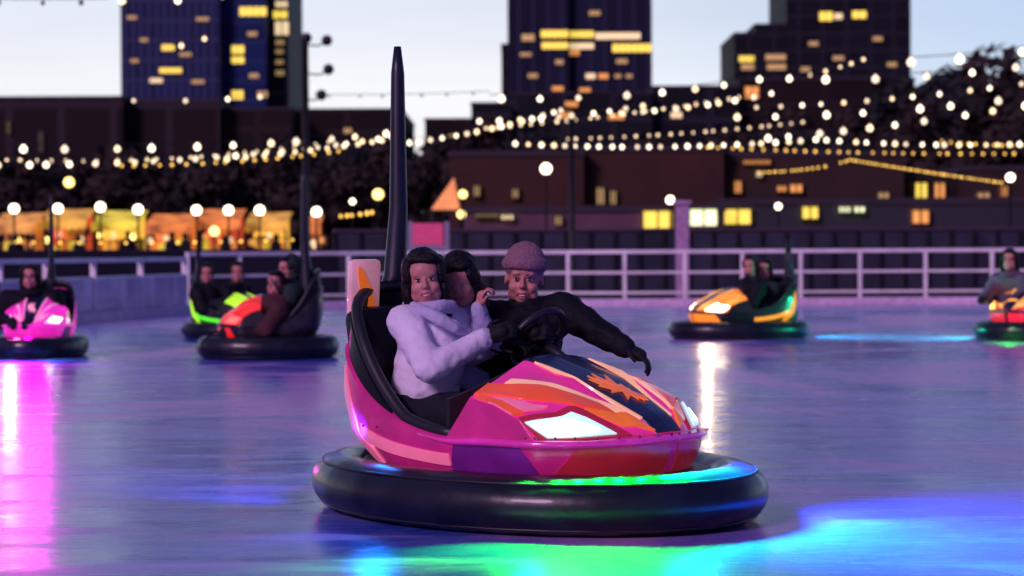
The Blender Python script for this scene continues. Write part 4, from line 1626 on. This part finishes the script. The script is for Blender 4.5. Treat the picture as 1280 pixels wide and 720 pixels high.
A_or = awn('awning_orange', (.75, .25, .05), (1.0, .28, .03))
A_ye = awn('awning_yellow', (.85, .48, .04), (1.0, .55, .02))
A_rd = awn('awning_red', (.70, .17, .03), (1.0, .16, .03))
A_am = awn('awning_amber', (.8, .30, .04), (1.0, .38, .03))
M_wood = mat('stall_wood', (.10, .04, .025), .8, var=.3)
M_lampw = lit('globe_white', (1.0, .86, .62), 5)
M_lampy = lit('globe_yellow', (1.0, .78, .22), 3)
glowb = [lit('stall_back_orange', (1.0, .30, .05), .45), lit('stall_back_yellow', (1.0, .62, .08), .7), lit('stall_back_red', (.9, .12, .05), .35)]  # back walls glow by themselves, standing in for light inside the stalls
stalls = [(-6, 52, A_or, 0, 'orange-lit stall at the left edge of the market'), (52, 116, A_am, 2, 'amber stall second from the left of the market'),
          (118, 182, A_ye, 1, 'bright yellow stall with a tall yellow post'), (184, 246, A_rd, 0, 'orange-red stall right of the yellow one'),
          (248, 306, A_rd, 2, 'red and orange stall in front of the dark car riders'), (308, 364, A_am, 1, 'amber stall left of the dark car mast'),
          (384, 404, A_rd, 0, 'narrow orange-red stall at the right end of the market')]
for i, (x0, x1, am, gi, lab) in enumerate(stalls):
    d = 66 + (i % 3) * 1.5
    a, c = place(x0, d), place(x1, d)
    w_ = c.x - a.x - .1
    o = (a + c) / 2
    root = empty('market_stall', o, 0, lab, 'market stall', 'lit market stalls behind the rink')
    zt = zpx(x0, (267, 262, 264, 268, 262, 266, 269)[i], d)
    bm = new()
    # scalloped pitched awning
    n = 14
    P = []
    for k in range(n + 1):
        x = -w_ / 2 + w_ * k / n
        sag = .05 * math.sin(math.pi * (k % 2))
        P.append([V((x, .9, zt)), V((x, -.3, zt - .28)), V((x, -.75, zt - .42)), V((x, -.76, zt - .62 - (.07 if k % 2 else 0)))])
    g = [[bm.verts.new(p) for p in row] for row in P]
    for r0, r1 in zip(g, g[1:]):
        for j in range(3):
            bm.faces.new((r0[j], r1[j], r1[j + 1], r0[j + 1]))
    ret = bmesh.ops.extrude_face_region(bm, geom=list(bm.faces))
    bmesh.ops.translate(bm, vec=V((0, .02, .025)), verts=[x for x in ret['geom'] if isinstance(x, bmesh.types.BMVert)])
    obj('awning', bm, am, root)
    for sx in (-1, 1):
        for yy in (-.7, .85):
            bm = new()
            tube(bm, [(sx * (w_ / 2 - .05), yy, 0), (sx * (w_ / 2 - .05), yy, zt - (.42 if yy < 0 else .02))], .04, 8)
            obj('post', bm, A_ye if i == 2 and sx == 1 and yy < 0 else M_wood, root)
    bm = new()
    box(bm, (0, .8, zt * .5), (w_ - .2, .06, zt * .92))
    obj('back_wall', bm, glowb[gi], root)
    bm = new()
    box(bm, (0, -.45, .55), (w_ - .15, .5, 1.1), 0, .02)
    obj('counter', bm, M_wood, root)
    rng = random.Random(50 + i)
    for k in range(5):
        bm = new()
        xx = -w_ / 2 + .25 + (w_ - .5) * k / 4
        hh = rng.uniform(.15, .5)
        box(bm, (xx, -.35, 1.1 + hh / 2 + .003), (rng.uniform(.15, .3), .25, hh), 0, .03)
        obj('goods', bm, (A_or, M_wood, A_ye, A_rd)[rng.randrange(4)], root)
    for k in range(3):
        bm = new()
        lx = -w_ / 2 + w_ * (k + .5) / 3 + rng.uniform(-.15, .15)
        lz = zt - .75 - rng.uniform(0, .25)
        ell(bm, (lx, -.55, lz), (.09, .09, .11), seg=10, rings=8)
        ln = obj('lantern', bm, rng.choice([M_lampy, M_winW, M_winO]), root, True)
        bm = new()
        tube(bm, [(lx, -.55, lz + .1), (lx, -.55, zt - .38)], .008, 5)
        obj('cord', bm, M_wood, ln)
    for k in range(2):
        bm = new()
        bx_ = rng.uniform(-w_ / 2 + .4, w_ / 2 - .4)
        box(bm, (bx_, .74, zt - rng.uniform(.7, 1.2)), (rng.uniform(.35, .8), .04, rng.uniform(.25, .5)), 0, .01)
        obj('wall_panel', bm, rng.choice([M_wood, A_rd, M_winY, M_maroon]), root)
    # shoppers, small dark figures before the counter
fig_px = [(20, 66, 'dark figure before the leftmost market stall'), (98, 67, 'dark figure before the amber stall'), (160, 66, 'dark figure before the yellow stall'),
          (215, 66, 'dark figure before the orange-red stall'), (232, 65, 'second dark figure before the orange-red stall, to its right'), (282, 67, 'dark figure before the red and orange stall'), (345, 66, 'dark figure before the amber stall by the dark car mast')]
f0 = None
for i, (px, d, lab) in enumerate(fig_px):
    if f0 is None:
        bm = new()
        cap(bm, (0, .08, .05), (0, .09, .85), .07, .10)
        cap(bm, (0, -.08, .05), (.06, -.09, .85), .07, .10)
        cap(bm, (0, 0, .90), (0, 0, 1.36), .16, .17)
        for sg in (-1, 1):
            cap(bm, (0, sg * .19, 1.40), (.05, sg * .25, 1.12), .06, .05)
            cap(bm, (.05, sg * .25, 1.12), (.22, sg * .18, 1.02), .05, .04)
            cap(bm, (0, sg * .1, .06), (.14, sg * .1, .05), .05, .04)
        cap(bm, (0, 0, 1.42), (0, 0, 1.54), .06, .055)
        ell(bm, (.01, 0, 1.63), (.10, .08, .12))
        f0 = link('person', remesh(bm, .02, 2, .006, .1), M_blackj)
        o = f0
    else:
        o = f0.copy()
        COL.objects.link(o)
    p = place(px, d - 2.0)
    o.location = p
    o.rotation_euler = (0, 0, random.uniform(0, 6))
    o.scale = (1, 1, random.uniform(.94, 1.06))
    tag(o, lab, 'person', 'people at the market stalls')

# globe lamps along the stalls and street lamps
proto_lamp = {}


def lamp(px, py, d, kind, lab, r=.19):
    z = zpx(px, py, d)
    root = empty('street_lamp', place(px, d), 0, lab, 'street lamp', 'globe lamps on posts')
    bm = new()
    lathe(bm, [(.10, 0), (.10, .12), (.05, .25), (.035, .5), (.03, z - r - .08), (.06, z - r - .05), (.06, z - r * .9)], seg=10)
    obj('post', bm, M_steel, root, True)
    bm = new()
    ell(bm, (0, 0, z), r, seg=16, rings=10)
    obj('globe', bm, kind, root, True)
    return root


for px, py, lab in ((18, 261, 'leftmost of the white globe lamps above the stalls'), (73, 261, 'white globe lamp between the first two stalls'), (126, 259, 'white globe lamp at the left end of the yellow stall'),
                    (173, 262, 'white globe lamp at the right end of the yellow stall'), (246, 263, 'white globe lamp between the two orange-red stalls'), (286, 263, 'white globe lamp over the red and orange stall'),
                    (325, 263, 'white globe lamp over the amber stall by the dark car mast'), (396, 265, 'rightmost of the white globe lamps, over the narrow orange-red stall')):
    lamp(px, py, 62, M_lampw, lab, .145)
for px, py, d, m, lab, r in ((87, 228, 70, M_lampy, 'yellow globe lamp above the market at the left', .17), (473, 243, 66, M_lampy, 'yellow globe lamp just left of the pink car mast', .17),
                          (683, 211, 66, M_lampw, 'white globe lamp hanging high above the beanie wearer', .17), (838, 250, 62, M_lampw, 'small white globe lamp left of the violet column', .12),
                          (579, 243, 64, M_lampy, 'upper yellow globe lamp beside the orange tent', .13), (577, 268, 70, M_lampy, 'lower yellow globe lamp beside the orange tent', .14),
                          (973, 258, 66, M_lampw, 'small white globe lamp above the right part of the pavilion', .10), (1263, 222, 64, M_lampw, 'white globe lamp at the right end of the yellow string', .13),
                          (441, 252, 68, M_lampw, 'small white globe lamp behind the pink car tail panel', .09), (268, 289, 60, M_lampy, 'low yellow globe lamp in front of the orange-red stalls', .14)):
    lamp(px, py, d, m, lab, r)


def plain_pole(px, d, ytop, r, lab, m=None, name='lamp_pole', heads=()):
    z = zpx(px, ytop, d)
    root = empty(name, place(px, d), 0, lab, 'pole')
    bm = new()
    lathe(bm, [(r * 2.2, 0), (r * 2.2, .15), (r * 1.2, .3), (r, z - .1), (r * 1.5, z - .05), (r * 1.2, z)], seg=12)
    obj('shaft', bm, m or M_steel, root, True)
    for (hx, hy) in heads:
        p = at(hx, hy, d) - root.location
        bm = new()
        tube(bm, [(0, 0, p.z - .12), (p.x * .6, 0, p.z - .15), (p.x, 0, p.z - .05)], .025, 6)
        ell(bm, (p.x, 0, p.z), .16, seg=12, rings=8)
        obj('unlit_globe', bm, M_steel, root, True)
    return root


plain_pole(715, 50, 148, .075, 'thin dark pole standing behind the fence right of the beanie wearer')
plain_pole(383, 60, 50, .10, 'tall dark lamp pole against the sky, unlit globes on short arms', heads=((383.5, 48), (409, 51), (411, 87), (402, 119)))
plain_pole(383, 47, 175, .05, 'dark pole behind the narrow orange-red stall')
M_vio = mat('violet_column', (0.42, 0.25, 0.45), .6, var=.2)
r0 = place(853, 48)
root = empty('column', r0, 0, 'pale violet square column behind the fence between two yellow windows', 'column')
zc = zpx(853, 256, 48)
bm = new()
box(bm, (0, 0, zc / 2), (.30, .30, zc), 0, .02)
obj('shaft', bm, M_vio, root)
bm = new()
box(bm, (0, 0, zc + .05), (.40, .40, .10), 0, .02)
obj('capital', bm, M_vio, root)

# poster board behind the fence
r0 = place(537, 47)
root = empty('poster_board', r0, 0, 'flat pink poster board on two pale posts behind the fence', 'poster board')
s47 = 47 / FPX
z0, z1 = zpx(537, 306, 47), zpx(537, 279, 47)
bm = new()
box(bm, (-.05, 0, (z0 + z1) / 2), (40 * s47, .05, z1 - z0), 0, .01)
obj('poster', bm, mat('pink_poster', (.62, .07, .20), .5, emit=(.9, .08, .25), es=.18, var=.12), root)
for x in (-24 * s47, 22 * s47):
    bm = new()
    box(bm, (x, .003, z1 / 2 + .02), (.10, .08, z1 + .04), 0, .01)
    obj('post', bm, mat('pale_post', (.30, .26, .40), .6), root)
bm = new()
box(bm, (-.02, -.003, z0 - .06), (44 * s47, .07, .10), 0, .01)
obj('crossbar', bm, MATS['pale_post'], root)

# orange lit tent
d = 72
r0 = place(558, d)
root = empty('peaked_tent', r0, 0, 'small peaked tent glowing orange between the mast and the yellow lamps', 'tent')
zt, zb_ = zpx(558, 222, d), zpx(558, 262, d)
sc = d / FPX
bm = new()
ap = bm.verts.new((10 * sc, 0, zt))
base = [bm.verts.new((x * sc, y, zb_)) for x, y in ((-18, -.6), (17, -.6), (17, .6), (-18, .6))]
for k in range(4):
    bm.faces.new((base[k], base[(k + 1) % 4], ap))
bm.faces.new(list(reversed(base)))
obj('canopy', bm, mat('lit_canvas', (.9, .35, .12), .7, emit=(1, .33, .10), es=.55, var=.4, vscale=3), root)
for x in (-17, 16):
    for y in (-.55, .55):
        bm = new()
        tube(bm, [(x * sc, y, 0), (x * sc, y, zb_ + .02)], .03, 8)
        obj('post', bm, M_steel, root)

# ------------------------------------------------------------------ string lights
M_wire = mat('cable', (.01, .01, .012), .6)
M_bulb = lit('bulb_warm', (1.0, .84, .58), 3.6)
M_bulb2 = lit('bulb_pale', (1.0, .74, .42), 2.4)
M_bulby = lit('bulb_amber', (1.0, .58, .10), 2.6)
M_bulb_b = lit('bulb_warmer', (1.0, .74, .40), 2.6)
M_bulb_c = lit('bulb_softer', (1.0, .80, .52), 1.7)
M_bulboff = mat('bulb_unlit', (.03, .028, .03), .3)
bulb_mesh = {}


def bulb(kind, r):
    key = (kind.name, r)
    if key not in bulb_mesh:
        bm = new()
        lathe(bm, [(r * .30, r * 1.25), (r * .30, r * .92), (r * .62, r * .78), (r * .9, r * .42), (r, 0), (r * .9, -r * .43), (r * .6, -r * .8), (r * .25, -r * .97), (r * .05, -r)], seg=14)
        me = bpy.data.meshes.new('bulb')
        bmesh.ops.recalc_face_normals(bm, faces=bm.faces)
        bm.to_mesh(me)
        bm.free()
        me.materials.append(kind)
        for p in me.polygons:
            p.use_smooth = True
        bulb_mesh[key] = me
    return bulb_mesh[key]


def string(A, B, n, sag, r, kind, lab, mids=(), jit=.22):
    r *= .74
    """a cable through A, mids, B (pixel x, pixel y, distance) with n bulbs"""
    P = [at(*A)] + [at(*m) for m in mids] + [at(*B)]
    root = empty('string_lights', P[0], 0, lab, 'string lights', 'strings of bulbs over the rink')
    P = [p - P[0] for p in P]
    L = [0]
    for a, c in zip(P, P[1:]):
        L.append(L[-1] + (c - a).length)

    def pt(t):
        x = t * L[-1]
        for i in range(len(P) - 1):
            if x <= L[i + 1] or i == len(P) - 2:
                f = (x - L[i]) / (L[i + 1] - L[i])
                return P[i].lerp(P[i + 1], f) - V((0, 0, sag * 4 * f * (1 - f)))
    bm = new()
    tube(bm, [pt(k / 48) for k in range(49)], .012, 5)
    obj('wire', bm, M_wire, root)
    rng = random.Random(int(A[0] * 7 + A[1] * 3))
    for k in range(n):
        t = (k + .5 + rng.uniform(-jit, jit)) / n
        vv = rng.choice((0, 0, 1, 2)) if kind is M_bulb else 0
        o = bpy.data.objects.new('bulb', bulb((kind, M_bulb_b, M_bulb_c)[vv], round(r * rng.choice((.78, .9, 1.0)), 4)))
        COL.objects.link(o)
        o.parent = root
        o.location = pt(t) - V((0, 0, r * 1.25))
    return root


string((5, 180, 40), (505, 160, 52), 11, .14, .105, M_bulb, 'highest long string of wide-spaced bulbs across the left half')
string((-12, 202, 42), (500, 166, 56), 22, .20, .082, M_bulb, 'lower string of closely hung bulbs across the left half')
string((-6, 197, 52), (420, 174, 62), 24, .22, .062, M_bulb2, 'faint small-bulb string just above the lower left string')
string((270, 196, 50), (505, 168, 60), 12, .05, .085, M_bulb2, 'short string rising to the pink car mast from the yellow bulb cluster')
string((504, 176, 60), (710, 132, 66), 15, .12, .095, M_bulb, 'string rising from the pink car mast to the foot of the middle tower')
string((590, 148, 54), (810, 128, 62), 10, .10, .09, M_bulb, 'string crossing the lower middle tower')
string((612, 118, 48), (965, 92, 54), 8, .18, .105, M_bulb, 'upper wide-spaced string across the middle tower')
string((640, 176, 62), (1010, 172, 58), 24, .14, .090, M_bulb, 'nearly level string of dense bulbs right of the middle')
string((1010, 170, 58), (1300, 176, 62), 18, .10, .090, M_bulb, 'level string of dense bulbs continuing to the right edge')
string((1170, 174, 66), (1300, 180, 70), 12, .05, .06, M_bulby, 'tiny amber bulb string at the right edge')
string((770, 138, 58), (970, 112, 60), 10, .10, .095, M_bulb, 'string of bulbs between the middle and right towers')
string((965, 92, 46), (1290, 76, 44), 6, .14, .105, M_bulb, 'wide-spaced string across the near-black tower')
string((900, 142, 50), (1290, 116, 46), 7, .12, .10, M_bulb, 'middle wide-spaced string at the right')
string((940, 170, 52), (1300, 124, 44), 10, .08, .10, M_bulb, 'rising string at the right that climbs above the level one')
string((1110, 72, 46), (1300, 55, 42), 3, .06, .125, M_bulb, 'top right string of large bulbs against the sky')
string((1000, 94, 60), (1090, 68, 64), 5, .04, .07, M_bulb2, 'short faint string climbing the near-black tower')
string((1048, 202, 62), (1255, 227, 58), 40, .02, .044, M_bulby, 'dense amber string sloping down at the right', mids=((1062, 198, 62),))
string((945, 214, 66), (1034, 206, 64), 13, .04, .048, M_bulby, 'short amber string left of the long sloping amber one')
string((130, -6, 44), (300, -14, 46), 3, .10, .10, M_bulb, 'bulb string at the top edge over the blue tower')
string((150, 122, 66), (362, 114, 66), 4, .10, .095, M_bulb, 'few bulbs along the foot of the blue tower')
string((216, 56, 58), (268, 40, 58), 2, .02, .10, M_bulb2, 'two bulbs hanging before the upper blue tower')
string((-20, -2, 44), (135, -2, 44), 3, .02, .085, M_bulboff, 'dark unlit bulb string at the top left edge of the sky')
string((392, 118, 60), (612, 114, 62), 6, .04, .06, M_bulboff, 'dark unlit bulb string on the sky behind the mast')

string((600, 158, 66), (930, 118, 70), 24, .10, .075, M_bulb2, 'small-bulb string climbing from the low block towards the right tower')
string((700, 172, 70), (1010, 150, 74), 22, .10, .062, M_bulb2, 'faint string just above the level one right of the middle')
string((880, 182, 72), (1290, 190, 70), 30, .08, .060, M_bulby, 'small amber string just below the level one at the right')
string((930, 132, 66), (1290, 100, 60), 12, .12, .080, M_bulb, 'small-bulb string crossing the near-black tower and the tall trees')
string((420, 268, 64), (470, 262, 64), 6, .02, .075, M_bulby, 'tiny string of amber bulbs low behind the pink car tail panel')
string((140, 205, 60), (430, 186, 66), 18, .12, .060, M_bulby, 'small amber string among the lower bulbs at the left')
string((0, 300, 57), (380, 297, 57), 13, .06, .055, M_bulby, 'low amber string along the market counters')
